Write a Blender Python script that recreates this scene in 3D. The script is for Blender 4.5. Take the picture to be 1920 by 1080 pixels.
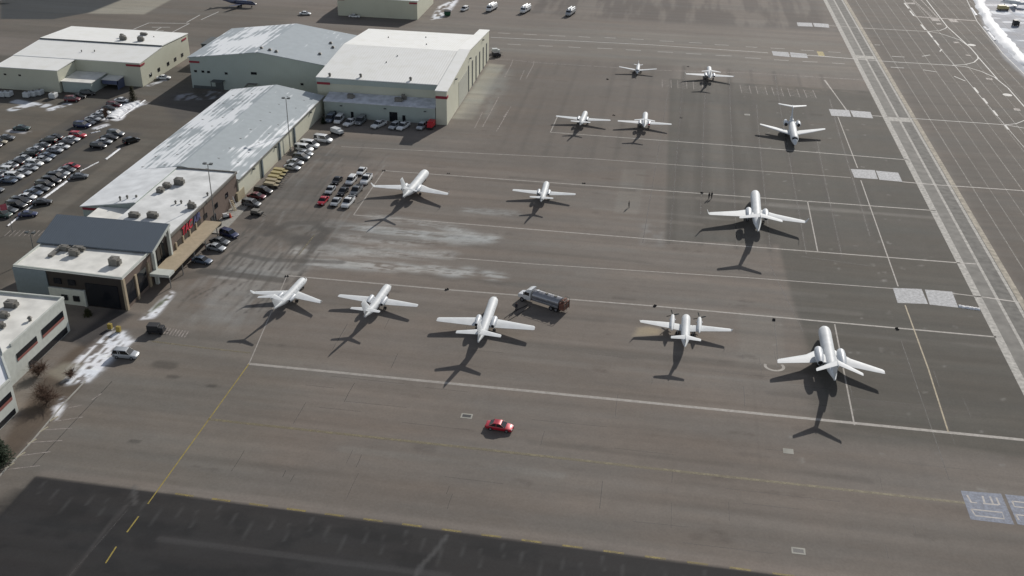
import bpy, math, random
import numpy as np
from mathutils import Vector, Matrix
random.seed(7)
R = math.radians
S = bpy.context.scene
for o in list(bpy.data.objects): bpy.data.objects.remove(o)

# ------------------------------------------------------------------ camera
FPX, PITCH, ROLL, CAMH, YAW = 1963.2, R(28.26), R(1.1426), 105.0, R(8.366)
def _axes():
    F = np.array([0, math.cos(PITCH), -math.sin(PITCH)]); X = np.array([1., 0, 0]); U = np.cross(X, F)
    X2 = math.cos(ROLL)*X + math.sin(ROLL)*U; U2 = math.cos(ROLL)*U - math.sin(ROLL)*X
    c, s = math.cos(YAW), math.sin(YAW); M = np.array([[c, -s, 0], [s, c, 0], [0, 0, 1]])
    return M@X2, M@U2, M@F
AX, AU, AF = _axes()
cam = bpy.data.cameras.new('camera'); co = bpy.data.objects.new('camera', cam); S.collection.objects.link(co)
cam.sensor_width = 36; cam.lens = FPX/1920*36; cam.clip_start = 1; cam.clip_end = 12000
co.matrix_world = Matrix(((AX[0], AU[0], -AF[0], 0), (AX[1], AU[1], -AF[1], 0), (AX[2], AU[2], -AF[2], CAMH), (0, 0, 0, 1)))
S.camera = co
S.render.resolution_x, S.render.resolution_y = 1024, 576

# ------------------------------------------------------------------ light
SUN_EL, SUN_AZ = R(28), R(71)          # azimuth counted from +x towards +y
w = bpy.data.worlds.new('World'); S.world = w; w.use_nodes = True
nt = w.node_tree; bg = nt.nodes['Background']
sky = nt.nodes.new('ShaderNodeTexSky'); sky.sky_type = 'NISHITA'; sky.sun_disc = False
sky.sun_elevation = SUN_EL; sky.sun_rotation = R(90)-SUN_AZ; sky.altitude = 1800; sky.dust_density = 1.5
hs = nt.nodes.new('ShaderNodeHueSaturation'); hs.inputs['Saturation'].default_value = .45      # thin bright haze: a paler sky
nt.links.new(sky.outputs[0], hs.inputs['Color']); nt.links.new(hs.outputs[0], bg.inputs[0]); bg.inputs[1].default_value = 0.105
sl = bpy.data.lights.new('sun', 'SUN'); sl.energy = 3.95; sl.angle = R(0.53); sl.color = (1, .95, .88)
so = bpy.data.objects.new('sun', sl); S.collection.objects.link(so)
d = Vector((math.cos(SUN_AZ)*math.cos(SUN_EL), math.sin(SUN_AZ)*math.cos(SUN_EL), math.sin(SUN_EL)))
so.rotation_euler = d.to_track_quat('Z', 'Y').to_euler(); so.location = d*200+Vector((0, 200, 0))
S.view_settings.view_transform = 'Standard'; S.view_settings.look = 'None'
S.view_settings.exposure = 0; S.view_settings.gamma = 1

# ------------------------------------------------------------------ helpers
def G(px, py, z=0.0):
    "survey: the point at height z on the sight line of a photo coordinate (1920 wide)"
    dv = (px-960)*AX-(py-540)*AU+FPX*AF
    t = (z-CAMH)/dv[2]
    return (float(t*dv[0]), float(t*dv[1]), z)
def lin(c):
    return tuple(((v/255)/12.92 if v/255 <= .04045 else ((v/255+.055)/1.055)**2.4) for v in c)

class MB:
    def __init__(s): s.v = []; s.f = []
    def add(s, vs, fs):
        n = len(s.v); s.v += [tuple(v) for v in vs]; s.f += [tuple(i+n for i in f) for f in fs]; return s
    def box(s, x0, x1, y0, y1, z0, z1):
        return s.add([(x0,y0,z0),(x1,y0,z0),(x1,y1,z0),(x0,y1,z0),(x0,y0,z1),(x1,y0,z1),(x1,y1,z1),(x0,y1,z1)],
              [(0,3,2,1),(4,5,6,7),(0,1,5,4),(1,2,6,5),(2,3,7,6),(3,0,4,7)])
    def frus(s, b, t):                       # two quads of 4 points -> closed solid
        return s.add(list(b)+list(t), [(0,3,2,1),(4,5,6,7),(0,1,5,4),(1,2,6,5),(2,3,7,6),(3,0,4,7)])
    def loft(s, rings, cap=True, closed=True):
        n = len(rings[0]); vs = [p for r in rings for p in r]; fs = []
        for i in range(len(rings)-1):
            for j in range(n if closed else n-1):
                k = (j+1) % n
                fs.append((i*n+j, i*n+k, (i+1)*n+k, (i+1)*n+j))
        if cap: fs.append(tuple(range(n))[::-1]); fs.append(tuple(range((len(rings)-1)*n, len(rings)*n)))
        return s.add(vs, fs)
    def tube(s, p, q, r, r2=None, n=8):
        p, q = Vector(p), Vector(q); r2 = r if r2 is None else r2
        a = (q-p).normalized(); u = a.orthogonal().normalized(); v = a.cross(u)
        rg = lambda c, rr: [c+(u*math.cos(2*math.pi*i/n)+v*math.sin(2*math.pi*i/n))*rr for i in range(n)]
        return s.loft([rg(p, r), rg(q, r2)])
    def prism(s, pts, z0, z1):
        n = len(pts)
        return s.add([(x,y,z0) for x,y in pts]+[(x,y,z1) for x,y in pts],
            [tuple(range(n))[::-1], tuple(range(n,2*n))]+[(i,(i+1)%n,n+(i+1)%n,n+i) for i in range(n)])
    def flat(s, pts, z):
        return s.add([(p[0],p[1],z) for p in pts], [tuple(range(len(pts)))])
    def line(s, pts, wd, z):                  # ribbon of width wd along ground points
        P = [np.array(p[:2], float) for p in pts]; L, Q = [], []
        for i, p in enumerate(P):
            a = P[max(i-1,0)]; b = P[min(i+1,len(P)-1)]; t = (b-a)/np.linalg.norm(b-a); nn = np.array([-t[1],t[0]])
            L.append(p+nn*wd/2); Q.append(p-nn*wd/2)
        n = len(P)
        return s.add([(p[0],p[1],z) for p in L+Q], [(n+i,n+i+1,i+1,i) for i in range(n-1)])
    def build(s, name, mat, parent=None, smooth=False, off=None, bevel=0):
        me = bpy.data.meshes.new(name)
        vs = s.v if off is None else [(a-off[0], b-off[1], c-off[2]) for a,b,c in s.v]
        me.from_pydata(vs, [], s.f); me.update()
        o = bpy.data.objects.new(name, me); S.collection.objects.link(o)
        if mat: me.materials.append(mat)
        if smooth:
            me.polygons.foreach_set('use_smooth', [True]*len(me.polygons))
            if smooth != True: me.set_sharp_from_angle(angle=R(smooth))
        if parent: o.parent = parent
        if bevel:
            m = o.modifiers.new('bevel', 'BEVEL'); m.width = bevel; m.segments = 2; m.limit_method = 'ANGLE'
        return o

def tag(o, label, cat, group=None):
    o['label'] = label; o['category'] = cat
    if group: o['group'] = group
    return o
def struct(o, kind='structure'): o['kind'] = kind; return o
def thing(name, label, cat, loc=(0,0,0), rz=0, group=None):
    o = bpy.data.objects.new(name, None); S.collection.objects.link(o); o.empty_display_size = .5
    o.location = loc; o.rotation_euler = (0,0,rz); return tag(o, label, cat, group)
KIDS = {}
def dup(root, loc, rz, label, group=None):
    def cp(o, par):
        c = o.copy(); S.collection.objects.link(c)
        if par: c.parent = par
        for ch in kids(o): cp(ch, c)
        return c
    r = cp(root, None); r.location = loc; r.rotation_euler = (0,0,rz); r['label'] = label
    if group: r['group'] = group
    return r
def kids(o):
    if o.name not in KIDS: KIDS[o.name] = list(o.children)
    return KIDS[o.name]

# ------------------------------------------------------------------ materials
def newmat(name):
    m = bpy.data.materials.new(name); m.use_nodes = True
    return m, m.node_tree.nodes, m.node_tree.links, m.node_tree.nodes['Principled BSDF']
def mat(name, col, rough=.6, metal=0, var=.08, scale=1.5, spec=.4, coat=0, bump=0):
    m, n, l, b = newmat(name)
    b.inputs['Roughness'].default_value = rough; b.inputs['Metallic'].default_value = metal
    b.inputs['Specular IOR Level'].default_value = spec; b.inputs['Coat Weight'].default_value = coat
    g = n.new('ShaderNodeNewGeometry'); t = n.new('ShaderNodeTexNoise'); t.inputs['Scale'].default_value = scale; t.inputs['Detail'].default_value = 5
    l.new(g.outputs['Position'], t.inputs['Vector'])
    mr = n.new('ShaderNodeMapRange'); mr.inputs[1].default_value = .3; mr.inputs[2].default_value = .7; mr.inputs[3].default_value = 1-var; mr.inputs[4].default_value = 1+var*.5
    l.new(t.outputs[0], mr.inputs[0])
    mx = n.new('ShaderNodeVectorMath'); mx.operation = 'SCALE'; mx.inputs[0].default_value = col[:3]
    l.new(mr.outputs[0], mx.inputs['Scale']); l.new(mx.outputs[0], b.inputs['Base Color'])
    if bump:
        bp = n.new('ShaderNodeBump'); bp.inputs['Strength'].default_value = bump; l.new(t.outputs[0], bp.inputs['Height']); l.new(bp.outputs[0], b.inputs['Normal'])
    return m
def corrugated(name, col, axis, period, depth=.5, var=.08, rough=.6, stain=(.6,.55,.45), stain_amt=.15):
    "profiled metal sheet: ribs along one axis, weather stains"
    m, n, l, b = newmat(name); b.inputs['Roughness'].default_value = rough
    g = n.new('ShaderNodeNewGeometry'); sp = n.new('ShaderNodeSeparateXYZ'); l.new(g.outputs['Position'], sp.inputs[0])
    mu = n.new('ShaderNodeMath'); mu.operation = 'MULTIPLY'; mu.inputs[1].default_value = 2*math.pi/period; l.new(sp.outputs[axis], mu.inputs[0])
    si = n.new('ShaderNodeMath'); si.operation = 'SINE'; l.new(mu.outputs[0], si.inputs[0])
    bp = n.new('ShaderNodeBump'); bp.inputs['Strength'].default_value = depth; bp.inputs['Distance'].default_value = .05
    l.new(si.outputs[0], bp.inputs['Height']); l.new(bp.outputs[0], b.inputs['Normal'])
    t = n.new('ShaderNodeTexNoise'); t.inputs['Scale'].default_value = .25; t.inputs['Detail'].default_value = 8; t.inputs['Roughness'].default_value = .65
    l.new(g.outputs['Position'], t.inputs['Vector'])
    r = n.new('ShaderNodeMapRange'); r.inputs[1].default_value = .45; r.inputs[2].default_value = .75; r.inputs[3].default_value = 0; r.inputs[4].default_value = stain_amt
    l.new(t.outputs[0], r.inputs[0])
    mx = n.new('ShaderNodeMix'); mx.data_type = 'RGBA'; mx.inputs[6].default_value = (*col,1); mx.inputs[7].default_value = (*[a*c for a,c in zip(stain,col)],1)
    l.new(r.outputs[0], mx.inputs[0]); l.new(mx.outputs[2], b.inputs['Base Color'])
    return m
def paintmat(name, col, wear=.35, rough=.7, scale=.9, lo=.42, hi=.6):
    "road paint worn away in flecks"
    m, n, l, b = newmat(name); b.inputs['Base Color'].default_value = (*col,1); b.inputs['Roughness'].default_value = rough
    g = n.new('ShaderNodeNewGeometry'); t = n.new('ShaderNodeTexNoise'); t.inputs['Scale'].default_value = scale; t.inputs['Detail'].default_value = 8; t.inputs['Roughness'].default_value = .7
    l.new(g.outputs['Position'], t.inputs['Vector'])
    r = n.new('ShaderNodeMapRange'); r.inputs[1].default_value = lo; r.inputs[2].default_value = hi; r.inputs[3].default_value = 1-wear*1.3; r.inputs[4].default_value = 1-wear*.5
    l.new(t.outputs[0], r.inputs[0])
    tr = n.new('ShaderNodeBsdfTransparent'); mx = n.new('ShaderNodeMixShader')
    l.new(r.outputs[0], mx.inputs[0]); l.new(tr.outputs[0], mx.inputs[1]); l.new(b.outputs[0], mx.inputs[2])
    l.new(mx.outputs[0], n['Material Output'].inputs[0]); return m
def snowroof(name, metal, bias, thr=.5, sheet=1.55):
    "grey metal roof with melting snow lying in bands along the purlins; bias = snow amount across x"
    m, n, l, b = newmat(name); b.inputs['Roughness'].default_value = .5
    g = n.new('ShaderNodeNewGeometry'); sp = n.new('ShaderNodeSeparateXYZ'); l.new(g.outputs['Position'], sp.inputs[0])
    def noise(sc, d, scale=1):
        mp = n.new('ShaderNodeMapping'); mp.inputs['Scale'].default_value = sc; l.new(g.outputs['Position'], mp.inputs[0])
        t = n.new('ShaderNodeTexNoise'); t.inputs['Scale'].default_value = scale; t.inputs['Detail'].default_value = d; l.new(mp.outputs[0], t.inputs['Vector']); return t.outputs[0]
    def math(op, a, c, d=None):
        q = n.new('ShaderNodeMath'); q.operation = op
        for k,v in enumerate((a,c,d)):
            if v is None: continue
            if isinstance(v,(int,float)): q.inputs[k].default_value = v
            else: l.new(v, q.inputs[k])
        return q.outputs[0]
    big = noise((.11,.055,.1), 2); streak = noise((2.0,.10,.2), 5); cell = noise((.45,.22,.2), 1)
    pur = math('SINE', math('MULTIPLY', sp.outputs[0], 6.2832/sheet), 0)
    gr = n.new('ShaderNodeValToRGB'); mr = n.new('ShaderNodeMapRange'); mr.inputs[1].default_value = bias[0]; mr.inputs[2].default_value = bias[-1]; l.new(sp.outputs[0], mr.inputs[0]); l.new(mr.outputs[0], gr.inputs[0])
    a = math('MULTIPLY_ADD', streak, .5, math('MULTIPLY_ADD', big, 1.1, math('MULTIPLY', cell, .5)))
    a = math('MULTIPLY_ADD', pur, .07, a)
    el = gr.color_ramp.elements
    while len(el) > 1: el.remove(el[0])
    pts = bias[1:-1]; el[0].position = pts[0][0]; el[0].color = (pts[0][1],)*3+(1,)
    for p,v in pts[1:]: e = el.new(p); e.color = (v,)*3+(1,)
    a = math('ADD', a, gr.outputs[0])
    r = n.new('ShaderNodeMapRange'); r.inputs[1].default_value = thr; r.inputs[2].default_value = thr+.15; l.new(a, r.inputs[0])
    var = noise((1,1,1), 6, .5); mv = n.new('ShaderNodeMapRange'); mv.inputs[3].default_value = .86; mv.inputs[4].default_value = 1.12; l.new(var, mv.inputs[0])
    mc = n.new('ShaderNodeVectorMath'); mc.operation = 'SCALE'; mc.inputs[0].default_value = metal; l.new(mv.outputs[0], mc.inputs['Scale'])
    mx = n.new('ShaderNodeMix'); mx.data_type = 'RGBA'; l.new(r.outputs[0], mx.inputs[0]); l.new(mc.outputs[0], mx.inputs[6]); mx.inputs[7].default_value = (.84,.86,.87,1)
    l.new(mx.outputs[2], b.inputs['Base Color'])
    seam = math('SINE', math('MULTIPLY', sp.outputs[1], 6.2832/.6), 0)
    bp = n.new('ShaderNodeBump'); bp.inputs['Strength'].default_value = .2; bp.inputs['Distance'].default_value = .05; l.new(math('ADD', seam, r.outputs[0]), bp.inputs['Height']); l.new(bp.outputs[0], b.inputs['Normal'])
    return m
def carpaint():
    m, n, l, b = newmat('car_paint'); oi = n.new('ShaderNodeObjectInfo'); l.new(oi.outputs['Color'], b.inputs['Base Color'])
    b.inputs['Roughness'].default_value = .38; b.inputs['Metallic'].default_value = .15; b.inputs['Coat Weight'].default_value = .6; b.inputs['Coat Roughness'].default_value = .08
    return m

M = dict(
 paint=carpaint(), glass=mat('car_glass', (.012,.014,.016), .08, var=.0, spec=.6), tyre=mat('rubber', (.015,.015,.016), .9), rim=mat('alloy', (.45,.45,.47), .35, .8),
 lamp=mat('lamp_glass', (.75,.75,.72), .15), red=mat('tail_lamp', (.35,.01,.01), .2), trim=mat('dark_trim', (.03,.03,.033), .6),
 white=mat('aircraft_white', (.66,.68,.69), .55, var=.10, scale=.7, spec=.25), nacelle=mat('nacelle_grey', (.55,.58,.61), .4, var=.08), dark=mat('dark_hole', (.012,.012,.014), .6), polished=mat('polished_metal', (.6,.6,.62), .25, .9),
 gear=mat('gear_grey', (.35,.36,.37), .5), navy=mat('navy_paint', (.05,.06,.11), .3, coat=.5), redpaint=mat('red_paint', (.5,.03,.04), .45),
 wallw=corrugated('wall_cream', lin((196,196,178)), 0, .6, .15), wallwy=corrugated('wall_cream_east', lin((205,204,186)), 1, .6, .15),
 wallg=corrugated('wall_grey_green', lin((168,178,172)), 0, .6, .2), roofw=corrugated('roof_white', (.86,.86,.83), 1, .8, .25, stain=(.8,.78,.7), stain_amt=.35), roofwx=corrugated('roof_white_cross', (.84,.84,.81), 0, .8, .25, stain=(.8,.78,.7), stain_amt=.4),
 membrane=mat('roof_membrane', (.78,.77,.72), .75, var=.22, scale=.3), blueroof=corrugated('roof_slate_blue', (.115,.140,.168), 0, .5, .25, stain_amt=.1),
 brown=mat('brown_masonry', (.15,.112,.092), .85, var=.15, scale=3), tan=mat('tan_canopy', (.40,.33,.23), .8, var=.12, scale=1), offwhite=mat('off_white_stucco', (.52,.54,.50), .85, var=.1, scale=1), greyblue=mat('blue_grey_panel', (.16,.195,.215), .6, var=.08),
 window=mat('window_glass', (.014,.016,.02), .1, var=0, spec=.6), redtrim=mat('red_trim', (.28,.03,.045), .6), redbrown=mat('red_brown_band', (.25,.09,.075), .7), unit=mat('galvanised', (.20,.19,.17), .6, .2, var=.2), doorg=mat('door_grey', (.09,.10,.10), .6), pole=mat('pole_steel', (.30,.29,.27), .6, .2), 
 concrete=mat('concrete', (.36,.35,.31), .9, var=.2, scale=.35), snow=mat('snow', (.86,.87,.89), .7, var=.08, scale=.6, bump=.3), kerb=mat('kerb_concrete', (.34,.33,.30), .9, var=.15),
 line=paintmat('worn_white_paint', (.40,.37,.335), .26), bright=paintmat('white_paint', (.62,.61,.58), .22), pinkish=paintmat('old_pale_paint', (.42,.37,.34), .45), yellow=paintmat('yellow_paint', (.40,.31,.065), .32), oldyellow=paintmat('old_yellow_paint', (.235,.20,.115), .5), pinkbright=paintmat('pale_line_paint', (.55,.51,.47), .3), panel=paintmat('panel_white', (.50,.51,.53), .32, scale=1.6), blue=paintmat('panel_blue', (.23,.265,.35), .35, scale=1.6),
 seam=paintmat('joint_sealant', (.24,.225,.20), .55), paleyellow=paintmat('pale_yellow_paint', (.46,.38,.25), .3), edge=paintmat('edge_dash_paint', (.33,.26,.08), .5), tarfaint=paintmat('faded_seam', (.085,.077,.068), .62), crack=paintmat('tar_seal', (.075,.07,.066), .4), green=mat('green_paint', (.02,.09,.05), .6), tank=mat('tank_steel', (.36,.36,.38), .35, .6, var=.12), hose=mat('black_hose', (.02,.02,.02), .7),
 beige=mat('beige_enclosure', (.36,.31,.21), .8), yellowm=mat('yellow_equipment', (.40,.34,.17), .6), bark=mat('bare_twigs', (.115,.070,.048), .9, var=.3), bark2=mat('trunk_bark', (.06,.045,.035), .9, var=.3), needle=mat('evergreen_needles', (.018,.032,.014), .8, var=.4, scale=2), orange=mat('cone_orange', (.7,.08,.03), .6), flagred=mat('flag_cloth', (.45,.10,.13), .8), flagw=mat('flag_white', (.7,.65,.65), .8), wreckblue=mat('blue_tarp', (.1,.12,.2), .6))
M['roof_long'] = snowroof('roof_long_snow', (.37,.41,.425), (-131,(0,.36),(.40,.26),(.5,-.1),(.75,.02),(.95,.18),-101), 1.22)
M['roof_grey'] = snowroof('roof_grey_snow', (.38,.42,.44), (-151.4,(0,.05),(.12,.32),(.40,.38),(.5,.2),(.53,-.6),-105), 1.22, 1.9)

# ------------------------------------------------------------------ ground
def vnoise(X, Y, sx, sy, seed):
    rg = np.random.RandomState(seed); u = X/sx; v = Y/sy
    u = u-u.min(); v = v-v.min()
    nu, nv = int(u.max())+3, int(v.max())+3
    if nu*nv > 6e6: nu = min(nu, 3000)
    T = rg.rand(nv, nu); iu = u.astype(int) % (nu-1); iv = v.astype(int) % max(nv-1,1); fu = u-np.floor(u); fv = v-np.floor(v)
    fu = fu*fu*(3-2*fu); fv = fv*fv*(3-2*fv)
    return (T[iv,iu]*(1-fu)+T[iv,iu+1]*fu)*(1-fv)+(T[iv+1,iu]*(1-fu)+T[iv+1,iu+1]*fu)*fv
def fb(X, Y, sx, sy, seed, o=3):
    t = 0; a = 1; s = 0
    for i in range(o): t = t+a*vnoise(X, Y, sx/2**i, sy/2**i, seed+i); s += a; a *= .55
    return t/s
def sst(e0, e1, x): t = np.clip((x-e0)/(e1-e0), 0, 1); return t*t*(3-2*t)
def polymask(X, Y, pts, soft=.6):
    "soft mask of a polygon"
    inside = np.zeros(X.shape, bool); dist = np.full(X.shape, 1e9); n = len(pts)
    for i in range(n):
        (x0,y0),(x1,y1) = pts[i][:2], pts[(i+1)%n][:2]
        if y0 != y1:
            c = ((y0 > Y) != (y1 > Y)) & (X < (x1-x0)*(Y-y0)/(y1-y0)+x0); inside ^= c
        dx, dy = x1-x0, y1-y0; L = dx*dx+dy*dy+1e-9
        t = np.clip(((X-x0)*dx+(Y-y0)*dy)/L, 0, 1); dist = np.minimum(dist, np.hypot(X-x0-t*dx, Y-y0-t*dy))
    sd = np.where(inside, dist, -dist)
    return sst(-soft, soft, sd)
def strokemask(X, Y, pts, wd, soft):
    dist = np.full(X.shape, 1e9)
    for (x0,y0),(x1,y1) in zip([p[:2] for p in pts[:-1]], [p[:2] for p in pts[1:]]):
        dx, dy = x1-x0, y1-y0; L = dx*dx+dy*dy+1e-9
        t = np.clip(((X-x0)*dx+(Y-y0)*dy)/L, 0, 1); dist = np.minimum(dist, np.hypot(X-x0-t*dx, Y-y0-t*dy))
    return 1-sst(wd/2, wd/2+soft, dist)
def local(X, Y, pts, pad):
    a = np.array([p[:2] for p in pts]); x0,y0 = a.min(0)-pad; x1,y1 = a.max(0)+pad
    c = (X[0] >= x0) & (X[0] <= x1); r = (Y[:,0] >= y0) & (Y[:,0] <= y1)
    ci = np.where(c)[0]; ri = np.where(r)[0]
    if len(ci) == 0 or len(ri) == 0: return None
    return slice(ri[0], ri[-1]+1), slice(ci[0], ci[-1]+1)

def build_ground():
    xs = np.concatenate([[-5000], np.arange(-290, 165, .5), [5000]])
    ys = np.concatenate([[-3000], np.arange(92, 200, .4), np.arange(200, 320, .55), np.arange(320, 520, .9), [9000]])
    X, Y = np.meshgrid(xs, ys); Xc = np.clip(X, -295, 170); Yc = np.clip(Y, 90, 525); X0, Y0 = X, Y; X, Y = Xc, Yc
    ny, nx = X.shape
    C = np.zeros((ny, nx, 3)); base = np.array([.174,.1515,.131]); C[:] = base
    mul = np.ones((ny, nx))
    # broad blotches and long streaks that follow the paving lanes (along x on the near apron, along y in the middle)
    mul *= .90+.20*fb(X, Y, 22, 14, 1)
    sx_ = (.84+.32*fb(X, Y, 60, 2.6, 5))*(.93+.14*fb(X, Y, 24, .9, 6))
    sy_ = .92+.16*fb(X, Y, 2.6, 60, 9)
    mid = polymask(X, Y, [(-50,272),(-58,368),(66,372),(67,222),(6,222),(4,250),(-46,262)], 8)
    runway = sst(-2, 2, X-(79.5-(Y-171)*.0102))
    mul *= sx_*(1-mid*.75)+mid*.75
    mul *= sy_*np.clip(mid+runway,0,1)+(1-np.clip(mid+runway,0,1))
    mul *= .94+.12*fb(X, Y, 1.3, 1.3, 31, 2)
    hue = fb(X, Y, 34, 5, 41)-.5; hue2 = fb(X, Y, 6, 2, 44)-.5
    CH = np.stack([1+.08*hue+.04*hue2, 1-.02*hue, 1-.09*hue-.04*hue2], -1)
    def tint(mask, col, amt=1.0):
        nonlocal C
        C = C*(1-(mask*amt)[...,None])+np.array(col)*(mask*amt)[...,None]
    def zone(pts, col, amt=1, soft=.8, noise=None):
        nonlocal C
        sl = local(X, Y, pts, soft*3+2)
        if sl is None: return
        m = polymask(X[sl], Y[sl], pts, soft)*amt
        if noise: m = m*sst(noise[2], noise[3], fb(X[sl], Y[sl], noise[0], noise[1], noise[4], 4))
        C[sl] = C[sl]*(1-m[...,None])+np.array(col)*m[...,None]
    def stroke(pts, wd, soft, col, amt, noise=None):
        nonlocal C
        sl = local(X, Y, pts, wd+soft*2+1)
        if sl is None: return
        m = strokemask(X[sl], Y[sl], pts, wd, soft)*amt
        if noise: m = m*sst(noise[2], noise[3], fb(X[sl], Y[sl], noise[0], noise[1], noise[4], 4))
        C[sl] = C[sl]*(1-m[...,None])+np.array(col)*m[...,None]
    g2 = lambda *pp: [G(*p)[:2] for p in pp]
    # darker newer parcel on the right
    tint(polymask(X, Y, [(1,352),(67,352),(70,150),(34,154),(30,200),(29,226),(3,222.5)], .7), (.099,.092,.079), .94)
    zone([(30,150),(70,150),(67,226),(33,226)], (.098,.090,.076), .6, 2)
    # runway side
    tint(runway, (.128,.113,.097), .97)
    # taxiway across the top, lighter
    zone([(-100,372),(-100,412),(66,412),(66,368),(-50,368)], (.185,.170,.148), .6, 2)
    zone([(-60,430),(64,430),(62,520),(-60,520)], (.105,.09,.08), .85, 5, (3.5,30,.3,.6,50)); zone([(5,225),(5,352),(29,352),(29,225)], (.094,.086,.075), .5, .8)
    # near-left apron warm grey, car park dark brown
    zone([(-100,92),(-60,92),(-60,160),(-95,175)], (.155,.142,.122), .5, 6)
    zone([(-290,92),(-132,92),(-132,300),(-150,309),(-160,330),(-290,330)], (.095,.086,.072), .92, 3)
    zone([(-165,300),(-132,296),(-131,245),(-150,240),(-160,280)], (.130,.115,.095), .6, 3)
    zone([(-290,352),(-180,352),(-150,360),(-150,420),(-290,420)], (.128,.115,.097), .7, 5)
    for i,(pp,c) in enumerate([(((-172,215),(-171,262),(-158.5,262),(-158.5,215)),(.075,.072,.068)),(((-157,204),(-157,241),(-149,241),(-149,204)),(.072,.068,.064)),(((-157,250),(-157,266),(-147,266),(-147,250)),(.07,.066,.063)),(((-171,264),(-171,296),(-162,296),(-162,264)),(.08,.076,.072)),(((-146,205),(-146,262),(-141,262),(-141,205)),(.15,.135,.112)),(((-200,232),(-200,285),(-174,285),(-174,232)),(.135,.118,.095))]): zone(pp, c, .75, .7, (5,9,.05,.45,300+i))
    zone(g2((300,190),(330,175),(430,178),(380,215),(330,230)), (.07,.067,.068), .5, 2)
    zone(g2((0,36),(60,36),(100,36),(175,22),(235,4),(262,-14),(0,-14)), (.040,.046,.050), .95, 1)
    zone(g2((165,25),(270,27),(345,-14),(262,-14)), (.30,.28,.23), .9, 1)
    # dark lower asphalt band with pale gutter
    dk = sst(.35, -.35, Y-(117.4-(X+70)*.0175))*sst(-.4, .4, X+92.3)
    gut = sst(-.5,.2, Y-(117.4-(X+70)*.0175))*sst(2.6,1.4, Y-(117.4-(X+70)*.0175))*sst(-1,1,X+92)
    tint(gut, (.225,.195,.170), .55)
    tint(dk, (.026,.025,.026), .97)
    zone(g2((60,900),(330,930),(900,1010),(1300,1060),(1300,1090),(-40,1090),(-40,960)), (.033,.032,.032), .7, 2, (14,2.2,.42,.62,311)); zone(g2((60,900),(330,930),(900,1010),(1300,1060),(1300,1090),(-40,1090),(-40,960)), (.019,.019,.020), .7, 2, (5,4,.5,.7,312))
    for q in range(40):
        x = -90+q*2.9; stroke([(x,116.3-(x+70)*.0175-(q*7%5)*.6),(x+.4,113.5-(x+70)*.0175-(q*7%5)*.9)], .05, .3, (.07,.07,.07), .5)
    stroke(g2((300,1010),(420,1025),(620,1053),(840,1080)), .6, .5, (.06,.058,.058), .6)
    stroke(g2((838,1004),(815,1035),(790,1060),(780,1080)), .25, .4, (.09,.09,.09), .7)
    stroke(g2((235,950),(205,985),(130,1080)), .2, .5, (.075,.07,.068), .5)
    stroke(g2((252,912),(253,945)), .3, .4, (.11,.11,.11), .5)
    # concrete aprons
    zone(g2((847,222),(885,224),(946,122),(917,119)), (.33,.32,.27), .85, 1)
    zone(g2((860,222),(915,222),(960,140),(944,125)), (.25,.25,.23), .7, 3, (4,10,.3,.6,60))
    zone(g2((1168,318),(1212,318),(1197,402),(1150,400)), (.205,.188,.165), .8, .6)
    # repaired lanes in the middle (seen as alternating strips running away)
    for i,(x,wd,c) in enumerate([(5.0,1.0,.09),(12.5,.5,.10),(20.5,1.0,.085),(28,.6,.10),(36,.7,.095),(44,.5,.105),(52,.5,.11)]):
        stroke([(x-1.2,222),(x-.5,270),(x,300),(x+.8,368)], wd*.5, .9, (c,c*.9,c*.8), .6, (8,30,.15,.5,70+i))
    for i,x in enumerate((-44,-38,-31,-25,-18,-11.5,-5)):
        stroke([(x-.6,272),(x,368)], .35, 1.1, (.125,.112,.098), .45, (4,18,.2,.6,90+i))
    for i,x in enumerate((8.5,16.5,24.5)):
        stroke([(x-1,222),(x,368)], 2.2, 2, (.19,.175,.155), .35, (4,30,.2,.6,110+i))
    for x,y0,y1 in ((20.5,140,200),(27.5,150,222),(34,180,222),(41,150,215),(49,150,215),(55,120,222),(47,95,160)):
        stroke([(x,y0),(x-.4,y1)], .05, .4, (.09,.081,.072), .16, (2,12,.3,.6,int(x)+700))
    zone(g2((1385,585),(1465,592),(1475,690),(1385,690)), (.195,.178,.156), .6, .8)
    # pale dried-salt / meltwater sheets on the apron in front of the terminal
    SALT = (.33,.33,.315); WET = (.085,.079,.072)
    for i,(pl,wd,a) in enumerate([(((690,428),(800,440),(905,448)),2.6,.75),(((640,445),(760,455),(870,452)),2.2,.45),(((560,470),(700,474),(840,478)),2.0,.55),(((600,462),(720,466)),1.4,.4),(((585,492),(680,497),(740,502)),1.7,.9),(((757,500),(783,505)),1.0,.9),(((812,503),(850,513),(878,509)),1.2,1.0),(((915,513),(925,520),(935,519)),.7,1.0),(((850,430),(905,448),(925,446)),1.2,.7),(((430,515),(520,512)),3.5,.45),(((700,405),(830,425)),1.6,.4),(((880,395),(960,400)),1.6,.35),(((620,420),(660,426)),2,.4)]):
        stroke(g2(*pl), wd*1.3, 2.6, SALT, min(1,a*1.0), (6,.9,.33,.60,130+i)); stroke(g2(*pl), wd*.8, 1.4, (.42,.42,.405), a*.8, (1.6,.5,.43,.56,430+i))
    zone(g2((330,530),(470,470),(560,480),(530,560),(440,620),(330,610)), (.25,.245,.23), .65, 5, (3,14,.3,.6,160))
    zone(g2((470,400),(560,300),(640,280),(620,330),(540,420)), (.25,.24,.22), .35, 3, (1.2,16,.4,.62,161))
    zone(g2((560,240),(640,262),(800,266),(905,195),(880,250),(700,300),(590,300)), (.15,.137,.12), .6, 4)
    zone(g2((600,285),(700,295),(680,305),(590,300)), WET, .45, 2)
    zone(g2((1203,460),(1206,420),(1240,415),(1244,462)), (.235,.23,.22), .75, 1.5, (3,4,.3,.6,320))
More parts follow.
